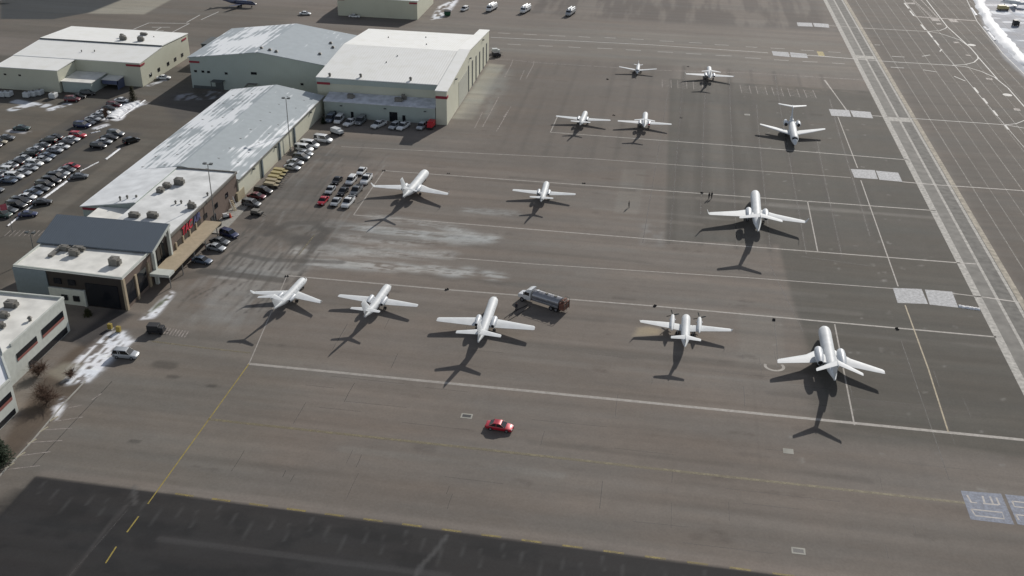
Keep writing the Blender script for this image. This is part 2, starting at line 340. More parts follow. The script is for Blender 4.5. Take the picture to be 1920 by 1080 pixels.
    zone(g2((455,380),(545,330),(600,300),(640,330),(600,395),(660,405),(640,470),(560,480),(470,455),(430,420)), (.085,.079,.071), .55, 4, (14,10,.22,.5,321))
    zone(g2((520,420),(560,410),(600,420),(600,445),(545,445)), (.20,.195,.18), .55, 1.5, (3,3,.25,.5,322))
    zone(g2((380,560),(420,505),(520,492),(600,495),(560,520),(480,560),(430,600)), (.275,.27,.255), .6, 3, (1.2,9,.34,.6,323))
    # wet tyre ring and runs
    stroke(g2((500,440),(545,418),(590,418),(612,435),(595,448),(555,446)), 1.1, 1.2, WET, .75)
    stroke(g2((430,395),(480,420),(560,450),(620,450)), 2.6, 2.2, WET, .5)
    stroke(g2((600,440),(580,475),(555,505)), .8, .9, WET, .55)
    stroke(g2((440,475),(500,487),(560,489),(640,492)), .9, .9, WET, .7)
    stroke(g2((380,508),(430,514),(480,520),(530,526)), 1.6, 1.0, WET, .8)
    stroke(g2((330,520),(400,510)), 2.0, 1.5, WET, .6)
    rg = random.Random(3)
    for i in range(70):      # fine dark tracks fanning over the pale sheet
        x = rg.uniform(-95,-74); y = rg.uniform(172,205); L = rg.uniform(5,16); dx = rg.uniform(-1,2.5); stroke([(x,y),(x+dx*.4,y+L/2),(x+dx,y+L)], .06, .3, WET, rg.uniform(.35,.8))
    for i in range(60):      # tyre tracks running along the building
        x = rg.uniform(-96,-72); y = rg.uniform(178,262); L = rg.uniform(6,22)
        stroke([(x,y),(x+rg.uniform(-.6,.6),y+L/2),(x+rg.uniform(-1.5,1.5),y+L)], .15, .35, WET if rg.random() < .75 else (.23,.225,.21), rg.uniform(.2,.5))
    # faint long wheel paths along x on the near apron
    for i in range(26):
        y = rg.uniform(122,262); x = rg.uniform(-70,30); L = rg.uniform(25,80)
        stroke([(x,y),(x+L,y+rg.uniform(-.8,.8))], rg.uniform(.3,1.2), 1.0, (.115,.103,.09) if rg.random() < .6 else (.2,.185,.165), rg.uniform(.3,.7), (10,2,.2,.6,200+i))
    for i in range(240):     # oil spots and streaks
        x = rg.uniform(-80,64); y = rg.uniform(120,365); s = rg.uniform(.3,1.6)
        q = rg.choice((.25,.25,.4,.6)); stroke([(x,y),(x+s*rg.uniform(.3,4),y-s*.1)], s*q, s*.6, (.10,.083,.072), rg.uniform(.15,.5), (1.5,.8,.25,.6,900+i))
    for px,py,s in ((392,723,1.0),(247,827,1.0),(318,706,1.2),(297,683,2.5),(1330,190,1),(1525,215,2),(1445,190,2),(1490,342,.5)):
        x,y,_ = G(px,py); stroke([(x,y),(x+s,y)], s*.5, s*.5, (.075,.068,.06), .7)
    # old white flecks on the dark parcel
    for i in range(90):
        x = rg.uniform(24,66); y = rg.uniform(140,340); s = rg.uniform(.2,.8)
        stroke([(x,y),(x+s*rg.uniform(-1,1),y+s*rg.uniform(-1,2))], s*.4, .4, (.27,.26,.24), rg.uniform(.15,.6))
    # absorbent spread under the turboprop's wing
    zone(g2((1188,630),(1196,615),(1215,612),(1240,618),(1235,628),(1210,630)), (.33,.28,.20), .8, .8)
    # row of storage edge stains at the far hatch marks
    zone(g2((1410,150),(1640,165),(1630,178),(1405,165)), (.15,.13,.11), .6, 2, (3,2,.4,.6,230))
    # snow remnants
    SN = (.80,.82,.86)
    for i,(pl,wd,a) in enumerate([(((208,222),(222,208),(240,198),(262,193)),4.2,1),(((222,225),(240,208),(268,192)),1.0,.9),(((180,240),(200,234)),1.2,.8),(((25,205),(60,195),(85,198)),2.4,.75),(((95,205),(125,196)),1.8,.9),(((30,190),(55,195)),2.4,.6),(((20,245),(50,248)),1.6,.6),(((280,160),(310,150)),1.0,.6)]):
        stroke(g2(*pl), wd, .9, SN, a, (1.6,1.2,.36,.5,250+i))
    zone(g2((330,178),(395,170),(425,172),(425,186),(330,188)), (.34,.35,.37), .7, 1, (1.2,3,.4,.55,270))
    zone(g2((120,722),(128,692),(160,655),(205,622),(232,622),(250,640),(230,655),(195,690),(165,715)), (.5,.51,.53), .75, 1.5, (2.0,4.5,.25,.5,276)); zone(g2((120,722),(128,692),(160,655),(205,622),(232,622),(250,640),(230,655),(195,690),(165,715)), SN, 1, .6, (.55,3.2,.37,.50,271))
    zone(g2((100,760),(115,745),(122,760),(105,785)), SN, .9, .6, (.8,1.5,.4,.55,272))
    zone(g2((262,600),(285,577),(322,545),(328,550),(310,575),(290,597)), SN, .95, .4, (.8,1.3,.28,.46,273))
    zone(g2((276,590),(290,573),(318,552),(306,570)), (.07,.085,.03), .9, .4)
    zone(g2((808,37),(822,12),(850,0),(860,0),(845,20),(828,34)), SN, .9, .8, (1.6,3,.42,.55,274))
    # landscaped bed by the white building
    zone(g2((-40,905),(35,850),(100,780),(160,715),(230,645),(210,610),(130,660),(70,720),(0,840)), (.10,.075,.055), .85, 1, None)
    zone(g2((120,722),(128,692),(160,655),(205,622),(232,622),(250,640),(230,655),(195,690),(165,715)), SN, 1, .8, (.55,2.6,.42,.50,271))
    zone(g2((85,700),(120,680),(160,680),(120,715)), (.27,.25,.20), .7, 1)
    zone(g2((100,765),(118,745),(126,755),(105,788)), SN, .9, .6, (.8,1.2,.4,.5,272))
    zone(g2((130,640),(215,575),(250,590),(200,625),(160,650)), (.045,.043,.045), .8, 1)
    # slushy field beyond the snow bank
    zone([G(*p)[:2] for p in ((1822,-20),(1850,60),(1885,110),(1960,180),(2100,120),(2100,-40))], (.40,.41,.44), 1, 1.5)
    zone([G(*p)[:2] for p in ((1850,-20),(1900,20),(1960,60),(1990,-20))], (.52,.57,.66), .8, 4, (8,6,.3,.6,280))
    zone([G(*p)[:2] for p in ((1835,-10),(1870,60),(1960,180),(2000,120),(2000,-20))], SN, .9, 1, (10,3,.55,.68,281))
    mul *= 1-.17*mid*sst(6,0,X)
    edges = np.array([-2,5,12.4,20.6,28.2,36.2,44.1,52,70]); band = np.searchsorted(edges, (X+.5).ravel()).reshape(X.shape)
    lanes = np.array([0,.04,-.05,.05,-.045,.03,-.05,.02,-.03,0])[band]*sst(1,3,X)*sst(220,224,Y)*sst(372,366,Y)
    rows = np.sin(Y*2*np.pi/3.9+2*fb(X, Y, 90, 6, 77)*6)*.028*(1-mid)*sst(-105,-98,X)*sst(68,60,X)*sst(118,122,Y)*sst(285,270,Y)
    mul *= (1+lanes)*(1+rows)
    C *= mul[...,None]*CH
    C = np.clip(C, .01, .9)
    me = bpy.data.meshes.new('ground'); nv = nx*ny
    co_ = np.zeros((nv,3)); co_[:,0] = X0.ravel(); co_[:,1] = Y0.ravel()
    idx = np.arange(nv).reshape(ny,nx); q = np.stack([idx[:-1,:-1],idx[:-1,1:],idx[1:,1:],idx[1:,:-1]],-1).reshape(-1,4)
    me.vertices.add(nv); me.vertices.foreach_set('co', co_.ravel())
    me.loops.add(q.size); me.loops.foreach_set('vertex_index', q.ravel().astype(np.int32))
    me.polygons.add(len(q)); me.polygons.foreach_set('loop_start', np.arange(0,q.size,4,dtype=np.int32)); 
    me.update(calc_edges=True)
    at = me.color_attributes.new('pavement', 'FLOAT_COLOR', 'POINT')
    at.data.foreach_set('color', np.concatenate([C.reshape(-1,3), np.ones((nv,1))],1).ravel().astype(np.float32))
    o = bpy.data.objects.new('ground', me); S.collection.objects.link(o); struct(o)
    m, n, l, b = newmat('pavement'); b.inputs['Roughness'].default_value = .88; b.inputs['Specular IOR Level'].default_value = .25
    a = n.new('ShaderNodeAttribute'); a.attribute_name = 'pavement'
    g = n.new('ShaderNodeNewGeometry'); t = n.new('ShaderNodeTexNoise'); t.inputs['Scale'].default_value = 2.2; t.inputs['Detail'].default_value = 8; t.inputs['Roughness'].default_value = .7
    l.new(g.outputs['Position'], t.inputs['Vector'])
    r = n.new('ShaderNodeMapRange'); r.inputs[1].default_value = .25; r.inputs[2].default_value = .75; r.inputs[3].default_value = .85; r.inputs[4].default_value = 1.14; l.new(t.outputs[0], r.inputs[0])
    mx = n.new('ShaderNodeVectorMath'); mx.operation = 'SCALE'; l.new(a.outputs['Color'], mx.inputs[0]); l.new(r.outputs[0], mx.inputs['Scale']); l.new(mx.outputs[0], b.inputs['Base Color'])
    bp = n.new('ShaderNodeBump'); bp.inputs['Strength'].default_value = .15; l.new(t.outputs[0], bp.inputs['Height']); l.new(bp.outputs[0], b.inputs['Normal'])
    me.materials.append(m)
build_ground()

# ------------------------------------------------------------------ markings and strips on the ground
def P2(*pp): return [G(*p)[:2] for p in pp]
b = MB()
for seg in [((465,682),(1195,753),(1920,825))]: b.line(P2(*seg), .75, .010)
b.build('apron_line', M['line']); struct(bpy.data.objects['apron_line'])
b = MB()
for seg,wd in [(((540,517),(838,543),(1228,574),(1868,632)),.5),(((663,403),(1205,447),(1800,493)),.45),(((720,320),(1180,353),(1755,395)),.45),(((1032,248),(1360,272),(1703,300)),.45),(((640,275),(1115,298),(1595,333)),.32),(((700,472),(1000,495),(1420,522),(1674,541)),.3),(((1745,545),(1850,558)),.4),
   (((1032,248),(1045,219)),.3),(((663,403),(720,320)),.3),(((467,682),(538,517)),.22),(((1565,608),(1602,797)),.28),(((1514,377),(1533,471)),.28),
   (((1545,150),(1562,172),(1588,207)),.3),(((1603,222),(1628,318)),.01)]:
    if wd > .02: b.line(P2(*seg), wd, .012)
for seg,wd in [(((1547,150),(1590,211)),.28),(((1571,219),(1608,315)),.28),(((1614,338),(1684,537)),.28)]: b.line(P2(*seg), wd, .014)
struct(b.build('apron_lead_line', M['line']))
b = MB(); b.line(P2((1697,572),(1740,690),(1778,810)), .28, .014); struct(b.build('pale_yellow_line', M['paleyellow']))
b = MB()
b.line(P2((198,1056),(218,1025)), .22, .012); b.line(P2((238,998),(260,968)), .22, .012); b.line(P2((277,945),(295,920),(467,682)), .2, .012)
struct(b.build('yellow_line', M['yellow']))
b = MB()
for i in range(17):
    x0 = -69+i*6.0; b.line([(x0,117.55-i*.105),(x0+3.0,117.55-(i+.5)*.105)], .4, .012)
struct(b.build('edge_dash', M['edge']))
b = MB(); b.line(P2((390,786),(900,842),(1400,898),(1835,946)), .6, .012); b.line(P2((285,640),(380,652),(470,662)), .35, .012); b.line(P2((560,478),(590,440)), .3, .012)
struct(b.build('old_yellow_line', M['oldyellow']))
# painted panels
def quadpx(b, *pp, z=.016): b.flat(P2(*pp)[::-1], z)
b = MB()
for q in [((1674,540),(1728,542),(1740,570),(1683,568)),((1734,543),(1785,547),(1797,577),(1743,571)),((1595,317),(1640,319),(1646,336),(1602,333)),((1642,320),(1684,324),(1692,341),(1649,337)),
          ((1554,204.5),(1592,206.5),(1596,219),(1559,217)),((1594,207),(1632,210),(1637,222),(1600,219)),((1447,96),(1478,98),(1481,107),(1450,104)),((1481,98),(1512,101),(1515,109),(1483,107)),((1494,42),(1522,43),(1524,50),(1496,49)),((1524,43),(1553,45),(1555,52),(1527,50))]: quadpx(b, *q)
struct(b.build('painted_panel', M['panel']))
b = MB(); quadpx(b, (1531,96),(1543,97),(1547,106),(1535,105)); struct(b.build('yellow_panel', M['yellow']))
b = MB(); quadpx(b, (1801,920),(1877,926),(1902,984),(1820,974)); quadpx(b, (1884,927),(1990,937),(2010,1000),(1908,983)); struct(b.build('blue_panel', M['blue']))
b = MB()
for seg in [((1813,928),(1821,942),(1832,943)),((1842,930),(1846,943)),((1856,931),(1862,945)),((1843,944),(1872,947)),((1868,933),(1874,947)),((1821,955),(1829,967),(1883,973),(1879,961),(1821,955)),((1898,940),(1902,950),(1930,953)),((1898,940),(1925,943)),((1905,965),(1910,975)),((1905,965),(1930,968))]: b.line(P2(*seg), .3, .022)
struct(b.build('panel_lettering', M['pinkbright']))
# taxiway dashes
b = MB()
for X0,X1,y in [(400,470,185),(545,620,192),(690,780,200),(855,920,206),(1000,1065,211),(1150,1220,219),(1310,1390,230),(1475,1550,239),(1620,1700,251),(1795,1860,263),(455,530,248),(630,710,257),(795,865,264),(960,1045,271),(1120,1205,280),(1300,1385,291),(1460,1545,301),(1625,1715,311),(1790,1880,325)]:
    b.line(P2((800+X0/3,y/3),(800+X1/3,y/3+1.2)), .32, .012)
for X0,X1,y in [(20,125,362),(245,345,377),(450,545,390),(45,155,450),(260,370,462),(480,575,474)]: b.line(P2((1440+X0/4,y/4-.4),(1440+X1/4,y/4+1)), .3, .012)
for s in [((1672,105.5),(1696,107)),((1729,105.5),(1744,103)),((1670,126),(1695,127.5)),((1731,131),(1757,135)),((1789,143),(1810,152)),((1640,84),(1650,84.5)),((250,55),(279,43)),((279,43),(355,44)),((355,44),(320,62)),((285,51),(319,51)),((272,57),(307,57.5)),((303,51),(292,57)),((377,37),(410,22)),((350,42),(375,28))]: b.line(P2(*s), .45, .012)
b.line(P2((920,70),(1080,77),(1220,84),(1440,99)), .4, .012); b.line(P2((1475,101.5),(1545,106),(1660,115),(1785,122.5),(1810,121),(1826,117),(1834,110),(1833,105),(1820,90),(1776,50),(1737,0)), .42, .016)
b.line(P2((1621,53),(1690,56.5),(1740,59),(1762,62.5),(1800,75),(1818,88)), .35, .014); b.line(P2((1740,59),(1762,57.5),(1773,53),(1776,50)), .35, .018)
b.line(P2((1785,122.8),(1810,125),(1840,134),(1865,145),(1890,165),(1925,205)), .4, .014); b.line(P2((1834,107),(1870,148)), .4, .017); b.line(P2((1637,217),(1885,234),(1905,232),(1925,224)), .35, .014); b.line(P2((1885,234),(1925,241)), .35, .018)
for px,py in [(1710,25),(1731,51),(1744,65),(1756,80),(1830,169),(1847,189),(1866,212),(1887,238),(1700,11)]: b.line(P2((px-4,py-5),(px+4,py+5)), .7, .014)
b.line(P2((1695,0),(1764,92),(1836,178),(1925,282)), .16, .012)
b.line(P2((1813,0),(1832,40),(1880,100),(1930,148)), .3, .012)
struct(b.build('taxiway_marking', M['bright']))
b = MB(); b.line(P2((1715,31),(1772,35),(1830,39)), 1.3, .020)
for i in range(14):
    t = i/13; b.line(P2((1712+38*t-3,0+33*t+.5),(1712+38*t+4,0+33*t+1.2)), .55, .012)
b.line(P2((1708,-5),(1745,32)), .35, .012); b.line(P2((1722,-5),(1758,32)), .35, .012)
for q in [((1744,34),(1760,35),(1763,40),(1748,39)),((1777,36),(1793,37),(1798,42),(1783,41)),((1755,43),(1764,44),(1766,46),(1757,46)),((1787,78),(1797,79),(1799,81),(1789,81)),((1810,102),(1819,103),(1821,105),(1811,104)),((1848,146),(1860,147),(1862,150),(1850,149)),((1900,203),(1912,204),(1914,208),(1902,207)),((1694,5),(1714,5),(1716,8),(1696,7))]: quadpx(b, *q, z=.013)
struct(b.build('hold_bar_marking', M['pinkish']))
b = MB()
for px,py in [(1822,84.5),(1889,178)]:
    c = G(px,py); b.flat([(c[0]+1.5*math.cos(a),c[1]+1.5*math.sin(a)) for a in [i*math.pi/8 for i in range(16)]], .024)
quadpx(b, (1761,96),(1765,92),(1767,93),(1763,97)); struct(b.build('white_disc_marking', M['bright']))
# hatched boxes at the far side of the apron
b = MB()
for x in np.arange(-1.5,50,5.2):
    if 12 < x < 22: continue
    y = 350.5-(.03*x); b.line([(x,y),(x+.3,y-9)], .16, .012); b.line([(x+3,y),(x+3.3,y-9)], .16, .012)
    for k in range(5): b.line([(x,y-1.6*k-1),(x+3.1,y-1.6*k-2)], .13, .013)
for s in [((930,112),(960,112),(998,117),(1240,132),(1410,137),(1620,150)),]: b.line(P2(*s), .3, .014)
for s in [((962,112),(958,122),(946,145)),((1001,115),(1000,122),(986,148)),((958,200),(931,246)),((957,202),(944,220)),((905,238),(935,182)),((890,240),(905,210)),((983,132),(975,150))]: b.line(P2(*s), .22, .012)
for i in range(12):      # hatch near the kerb
    b.line(P2((292+i*5.6,611+i*.9),(284+i*5.6,623+i*.9)), .26, .012)
for i,(p,q) in enumerate([((172,750),(190,738)),((128,765),(153,760)),((103,790),(155,782)),((82,806),(135,803)),((50,830),(117,826)),((40,854),(95,847)),((15,880),(75,873))]): b.line(P2(p,q), .22, .012)
for i in range(9): b.line(P2((20+i*9,432),(8+i*9,443)), .2, .012)
struct(b.build('parking_line', M['pinkish']))
# seams of the runway-side slabs
b = MB()
for k in range(17):
    xo = 82.0+k*4.25; b.line([(xo+1.0,165),(xo-2.2,500)], .16 if k % 3 else .26, .008)
for y in (371,404,446): b.line([(80,y-1),(150,y-4)], .12, .0075)
struct(b.build('slab_joint', M['seam']))
b = MB()
for s in [((1210,130),(1240,131)),((1255,160),(1205,455)),((1451,600),(1456,645),(1459,690)),((1440,490),(1505,620)),((1690,640),(1780,900)),((1500,480),(1640,500)),((1210,455),(1440,462)),((240,955),(130,1080)),((210,715),(60,875))]: b.line(P2(*s), .14, .006)
b2 = MB()
for k,(x,y0,y1) in enumerate(((5.2,222,366),(12.4,240,350),(20.6,222,366),(28.2,222,330),(36.2,222,366),(44.1,222,300),(52.0,235,340))): b2.line([(x-1.2,y0),(x-.5,y0*.6+y1*.4),(x,y0*.3+y1*.7),(x+.8,y1)], .3, .005)
struct(b2.build('faded_joint', M['tarfaint']))
rj = random.Random(21)
for i in range(34):
    x = rj.uniform(-66,58); y = rj.uniform(119,176); L = rj.uniform(1.5,7); b.line([(x,y),(x+rj.uniform(-.06,.06),y+L*.5),(x+rj.uniform(-.1,.1),y+L)], rj.uniform(.05,.11), .005)
for i in range(26):
    x = rj.uniform(-60,50); y = rj.uniform(119,176); L = rj.uniform(4,18); b.line([(x,y),(x+L,y+rj.uniform(-.2,.2))], .07, .0055)
struct(b.build('tar_joint', M['crack']))
# C-shaped patch beside the swept jet
b = MB(); c = G(1452,688)
b.line([(c[0]+1.7*math.cos(a),c[1]+.2+1.5*math.sin(a)) for a in np.linspace(R(160),R(395),16)], .55, .012); struct(b.build('curved_marking', M['line']))
# concrete service strip between apron and taxiway
def sx(y, o): return 69.1-(y-171)*.0102+o
def strip(o0, o1, z, name, m, y0=120, y1=520):
    b = MB(); n = 20
    for i in range(n):
        a = y0+(y1-y0)*i/n; c_ = y0+(y1-y0)*(i+1)/n
        b.flat([(sx(a,o0),a),(sx(a,o1),a),(sx(c_,o1),c_),(sx(c_,o0),c_)], z)
    return struct(b.build(name, m))
M['lane'] = mat('service_lane', (.235,.225,.205), .9, var=.25, scale=.4); M['laneedge'] = mat('lane_edge', (.50,.48,.44), .9, var=.35, scale=1.2); M['lane2'] = mat('service_lane_worn', (.185,.178,.162), .9, var=.35, scale=.6); M['dirt'] = mat('dirt_edge', (.46,.415,.34), .95, var=.4, scale=.9)
strip(0, 4.2, .006, 'service_road', M['lane']); strip(4.6, 8.6, .006, 'service_road', M['lane2']); strip(-.3, 1.3, .012, 'road_edge_band', M['laneedge']); strip(4.1, 4.75, .012, 'road_centre_line', M['laneedge'])
strip(7.7, 8.4, .012, 'road_gutter', M['laneedge']); strip(8.6, 9.9, .010, 'dirt_verge', M['dirt'])
b = MB()
for y in (322,392): b.flat([(sx(y,1.2),y),(sx(y,7.6),y),(sx(y+4,7.6),y+4),(sx(y+4,1.2),y+4)], .010)
struct(b.build('road_patch', M['laneedge']))
# taxi lines crossing the strip
b = MB()
for s in [((1635,217),(1720,222)),((1515,103),(1660,115)),((1800,493),(1830,495)),((1850,558),(1912,567)),((1692,341),(1760,347),(1925,358)),((1553,48),(1640,54)),((1660,218.5),(1720,222))]: b.line(P2(*s), .42, .018)
struct(b.build('crossing_line', M['pinkbright']))
# snow windrow right of the taxiway
def bank(pts, wd, h, name, seed):
    rg = random.Random(seed); b = MB(); n = 40; rings = []
    P = [np.array(G(*p)[:2]) for p in pts]; cum = [0]
    for a, c in zip(P[:-1], P[1:]): cum.append(cum[-1]+np.linalg.norm(c-a))
    for i in range(n+1):
        s = cum[-1]*i/n; k = max(j for j in range(len(P)-1) if cum[j] <= s+1e-6); t = (s-cum[k])/(cum[k+1]-cum[k])
        p = P[k]*(1-t)+P[k+1]*t; dd = (P[k+1]-P[k])/np.linalg.norm(P[k+1]-P[k]); nn = np.array([dd[1],-dd[0]])
        w0 = wd*(.8+.4*rg.random()); hh = h*(.6+.6*rg.random()); ring = []
        for j in range(9):
            u = j/8*2-1; e = w0/2*u*(1+.12*rg.uniform(-1,1)); ring.append((*(p+nn*e), max(.0, hh*(1-u*u)*(1+.3*rg.uniform(-1,1)))-.02))
        rings.append(ring)
    b.loft(rings, cap=False, closed=False); o = b.build(name, M['snow'], smooth=True); return struct(o, 'stuff')
bank(((1832,-12),(1838,10),(1855,40),(1880,72),(1905,100),(1960,150)), 5, .9, 'snow_bank', 1)
for i,pp in enumerate([((1821,15),(1831,29)),((1845,50),(1853,58)),((1853,60),(1866,76))]): bank(pp, 1.1, .25, 'snow_ridge', 10+i)
bank(((1797,574),(1815,577),(1837,580)), 1.2, .3, 'snow_heap', 20)
bank(((208,222),(222,208),(240,198),(255,194)), 3.6, .5, 'snow_pile', 21)
bank(((208,222),(240,198),(262,193)), 1.0, .3, 'snow_pile', 22)
for i,(pp,wd) in enumerate([(((72,378),(95,362),(125,340)),.9),(((128,337),(142,328)),.5),(((198,299),(210,290),(224,279)),.8),(((150,322),(185,304)),.28),(((45,398),(66,382)),.4),(((14,424),(36,406)),.5),(((225,222),(245,207),(272,188)),.5),(((170,250),(188,246)),.6),(((180,243),(200,236)),.7)]): bank(pp, wd, .22, 'snow_ridge', 30+i)

# ------------------------------------------------------------------ buildings
def bld(name, label, cat, loc): return thing(name, label, cat, loc)
def part(mb, name, mt, root, **k): return mb.build(name, M[mt] if isinstance(mt, str) else mt, root, off=tuple(root.location), **k)
def acunit(root, x, y, z, sx_=1.6, sy_=1.6, h=1.3, rot=0, mt='unit'):
    sx_ *= .8; sy_ *= .8; h *= .9
    b = MB(); b.box(x-sx_/2,x+sx_/2,y-sy_/2,y+sy_/2,z+.15,z+h); b.box(x-sx_/2-.08,x+sx_/2+.08,y-sy_/2-.08,y+sy_/2+.08,z-.3,z+.15)
    b.tube((x-sx_*.2,y,z+h),(x-sx_*.2,y,z+h+.12),min(sx_,sy_)*.22,n=10)
    b.box(x+sx_/2,x+sx_/2+.5,y-sy_*.3,y+sy_*.3,z+.25,z+h*.75)
    return part(b, 'rooftop_unit', mt, root)
def vent(root, x, y, z, r=.3, h=.9):
    b = MB(); b.tube((x,y,z-.3),(x,y,z+h),r); b.tube((x,y,z+h),(x,y,z+h+.35),r*1.7,r*.8); return part(b, 'roof_vent', 'unit', root, smooth=40)

# big hangar --------------------------------------------------------
h = bld('hangar', 'large white-roofed hangar with tall door front facing the apron', 'hangar', (-84,326,0))
b = MB()
ew = [(297,9.9),(326,12.2),(355,9.9)]
b.loft([[(-104.8,297,0),(-104.8,297,9.9),(-104.8,326,12.2),(-104.8,355,9.9),(-104.8,355,0)],[(-66.6,297,0),(-66.6,297,9.9),(-66.6,326,12.2),(-66.6,355,9.9),(-66.6,355,0)]])
part(b, 'wall', 'wallw', h)
b = MB()
for (ya,za),(yb,zb) in ((ew[0],ew[1]),(ew[1],ew[2])):
    da = -.25 if ya == 297 else 0; db = .25 if yb == 355 else 0
    b.frus([(-105,ya+da,za+.03),(-66.4,ya+da,za+.03),(-66.4,yb+db,zb+.03),(-105,yb+db,zb+.03)], [(-105,ya+da,za+.28),(-66.4,ya+da,za+.28),(-66.4,yb+db,zb+.28),(-105,yb+db,zb+.28)])
part(b, 'roof', 'roofwx', h)
b = MB(); b.box(-104.9,-66.6,296.72,296.95,8.4,9.85); part(b, 'fascia', 'wallg', h)
b = MB(); b.box(-104.7,-100.6,296.62,296.73,8.0,8.7); part(b, 'trim_stripe', 'redtrim', h)
# lean-to along the south side
b = MB(); b.loft([[(-100.8,290.6,0),(-100.8,290.6,4.8),(-100.8,296.9,5.6),(-100.8,296.9,0)],[(-66.7,290.6,0),(-66.7,290.6,4.8),(-66.7,296.9,5.6),(-66.7,296.9,0)]]); part(b, 'lean_to', 'wallg', h)
b = MB(); b.frus([(-101,290.3,4.84),(-66.75,290.3,4.84),(-66.75,296.85,5.66),(-101,296.85,5.66)], [(-101,290.3,5.04),(-66.75,290.3,5.04),(-66.75,296.85,5.86),(-101,296.85,5.86)]); part(b, 'lean_to_roof', mat('lean_snow', (.60,.62,.66), .7, var=.3, scale=.5), h)
for x,wd,hh in ((-97.5,.8,2.1),(-92.2,.8,2.1),(-79.5,2.4,2.9),(-76.3,.9,2.1)):
    b = MB(); b.box(x-wd/2,x+wd/2,290.5,290.62,0,hh); part(b, 'door', 'window', h)
for x in (-95.5,-82,-69.8):
    b = MB(); b.box(x-.35,x+.35,290.25,290.58,3.7,3.95); part(b, 'wall_lamp', 'doorg', h)
acunit(h,-93.4,293.5,5.3,2,1.5,1.5); acunit(h,-78.6,293.5,5.3,2.6,1.5,1.3); acunit(h,-77.4,294.8,5.4,1.2,1,2.0)
# tall door front (portal) on the apron side
b = MB(); b.loft([[(-66.5,290.5,0),(-66.5,290.5,10.2),(-66.5,326,12.9),(-66.5,361.8,10.2),(-66.5,361.8,0)],[(-63.2,290.5,0),(-63.2,290.5,10.2),(-63.2,326,12.9),(-63.2,361.8,10.2),(-63.2,361.8,0)]]); part(b, 'door_front', 'wallwy', h)
b = MB()
for (ya,za),(yb,zb) in (((290.3,10.2),(326,12.9)),((326,12.9),(362,10.2))):
    b.frus([(-66.7,ya,za+.02),(-63,ya,za+.02),(-63,yb,zb+.02),(-66.7,yb,zb+.02)], [(-66.7,ya,za+.25),(-63,ya,za+.25),(-63,yb,zb+.25),(-66.7,yb,zb+.25)])
part(b, 'door_front_cap', 'roofw', h)
b = MB(); b.box(-66.52,-63.18,290.38,290.5,8.0,8.8); b.box(-63.2,-63.08,290.45,292.3,8.0,8.8); part(b, 'trim_stripe', 'redtrim', h)
for k,y in enumerate((324,330.5,337,343.6,350.4,356.8)):
    b = MB(); b.box(-63.22,-63.08,y-.7,y+.7,0,8.6-abs(y-326)*.05); part(b, 'door_recess', 'doorg', h)
for y in (303,326,349):
    b = MB(); b.box(-63.2,-62.6,y-.5,y+.5,10.2,10.5); part(b, 'flood_lamp', 'doorg', h)
b = MB(); b.box(-63.25,-63.12,308,322,0,7.8); part(b, 'hangar_door', mat('door_cream', (.46,.46,.40), .6), h)
for x,y in ((-100.9,297.9),(-91.5,298.9),(-76,298.8)): vent(h,x,y,10.1+(y-297)*.08,.35,.8)
for x,y in ((-85,318),(-87,312),(-79,333),(-82,345),(-94,341)): vent(h,x,y,9.95+min(y-297,355-y)*.079,.14,.3)

# grey hangar -------------------------------------------------------
h2 = bld('hangar', 'grey-green gabled hangar with patchy snow on its roof between the two white ones', 'hangar', (-128,326,0))
b = MB(); sec = [(-151,0),(-151,9.9),(-127.6,12.9),(-105.2,9.9),(-105.2,0)]
b.loft([[(x,309,z) for x,z in sec],[(x,345,z) for x,z in sec]]); part(b, 'wall', 'wallg', h2)
b = MB()
for (xa,za),(xb,zb) in (((-151.4,9.85),(-127.6,12.9)),((-127.6,12.9),(-105,9.87))):
    b.frus([(xa,308.7,za+.03),(xb,308.7,zb+.03),(xb,345.3,zb+.03),(xa,345.3,za+.03)], [(xa,308.7,za+.25),(xb,308.7,zb+.25),(xb,345.3,zb+.25),(xa,345.3,za+.25)])
part(b, 'roof', M['roof_grey'], h2)
b = MB(); b.box(-151.05,-147.6,308.85,308.98,8.3,8.9); part(b, 'trim_stripe', 'redtrim', h2)
for x,z,wd,hh in ((-149.3,5.6,.9,.7),(-146.8,5.6,.9,.7),(-144.9,5.6,.9,.7),(-139,5.5,.9,.7),(-129.7,6.1,1.9,.8),(-114,3.6,.9,.7)):
    b = MB(); b.box(x-wd/2,x+wd/2,308.88,309.02,z-hh/2,z+hh/2); part(b, 'window', 'window', h2)
b = MB(); b.box(-143.6,-139.8,306.6,309,3.0,3.25); b.box(-143.6,-143.4,306.7,306.9,0,3); b.box(-140,-139.8,306.7,306.9,0,3); part(b, 'door_canopy', 'doorg', h2)
b = MB(); b.box(-143,-140.4,308.86,309.02,0,2.9); part(b, 'door', 'doorg', h2)
b = MB(); b.box(-150.5,-142.5,308.8,308.99,.0,.9); part(b, 'plinth', 'doorg', h2)
b = MB(); b.box(-132,-128.8,307.5,309,2.7,2.85)
for k in range(5): b.box(-132.4-k*.5,-131.9-k*.5,307.5,308.6,2.2-k*.5,2.3-k*.5)
part(b, 'stair', 'unit', h2)
for x,y in ((-125,312.5),(-122.8,312.2),(-128,313),(-110.5,318),(-109,327),(-111,331)): vent(h2,x,y,12.8-abs(x+127.6)*.132,.4,.6)
b = MB(); b.box(-159,-151.1,336,345,0,6.5); b.prism([(-159.2,335.8),(-151.1,335.8),(-151.1,345.2),(-159.2,345.2)],6.5,6.75); part(b, 'side_annex', 'doorg', h2)

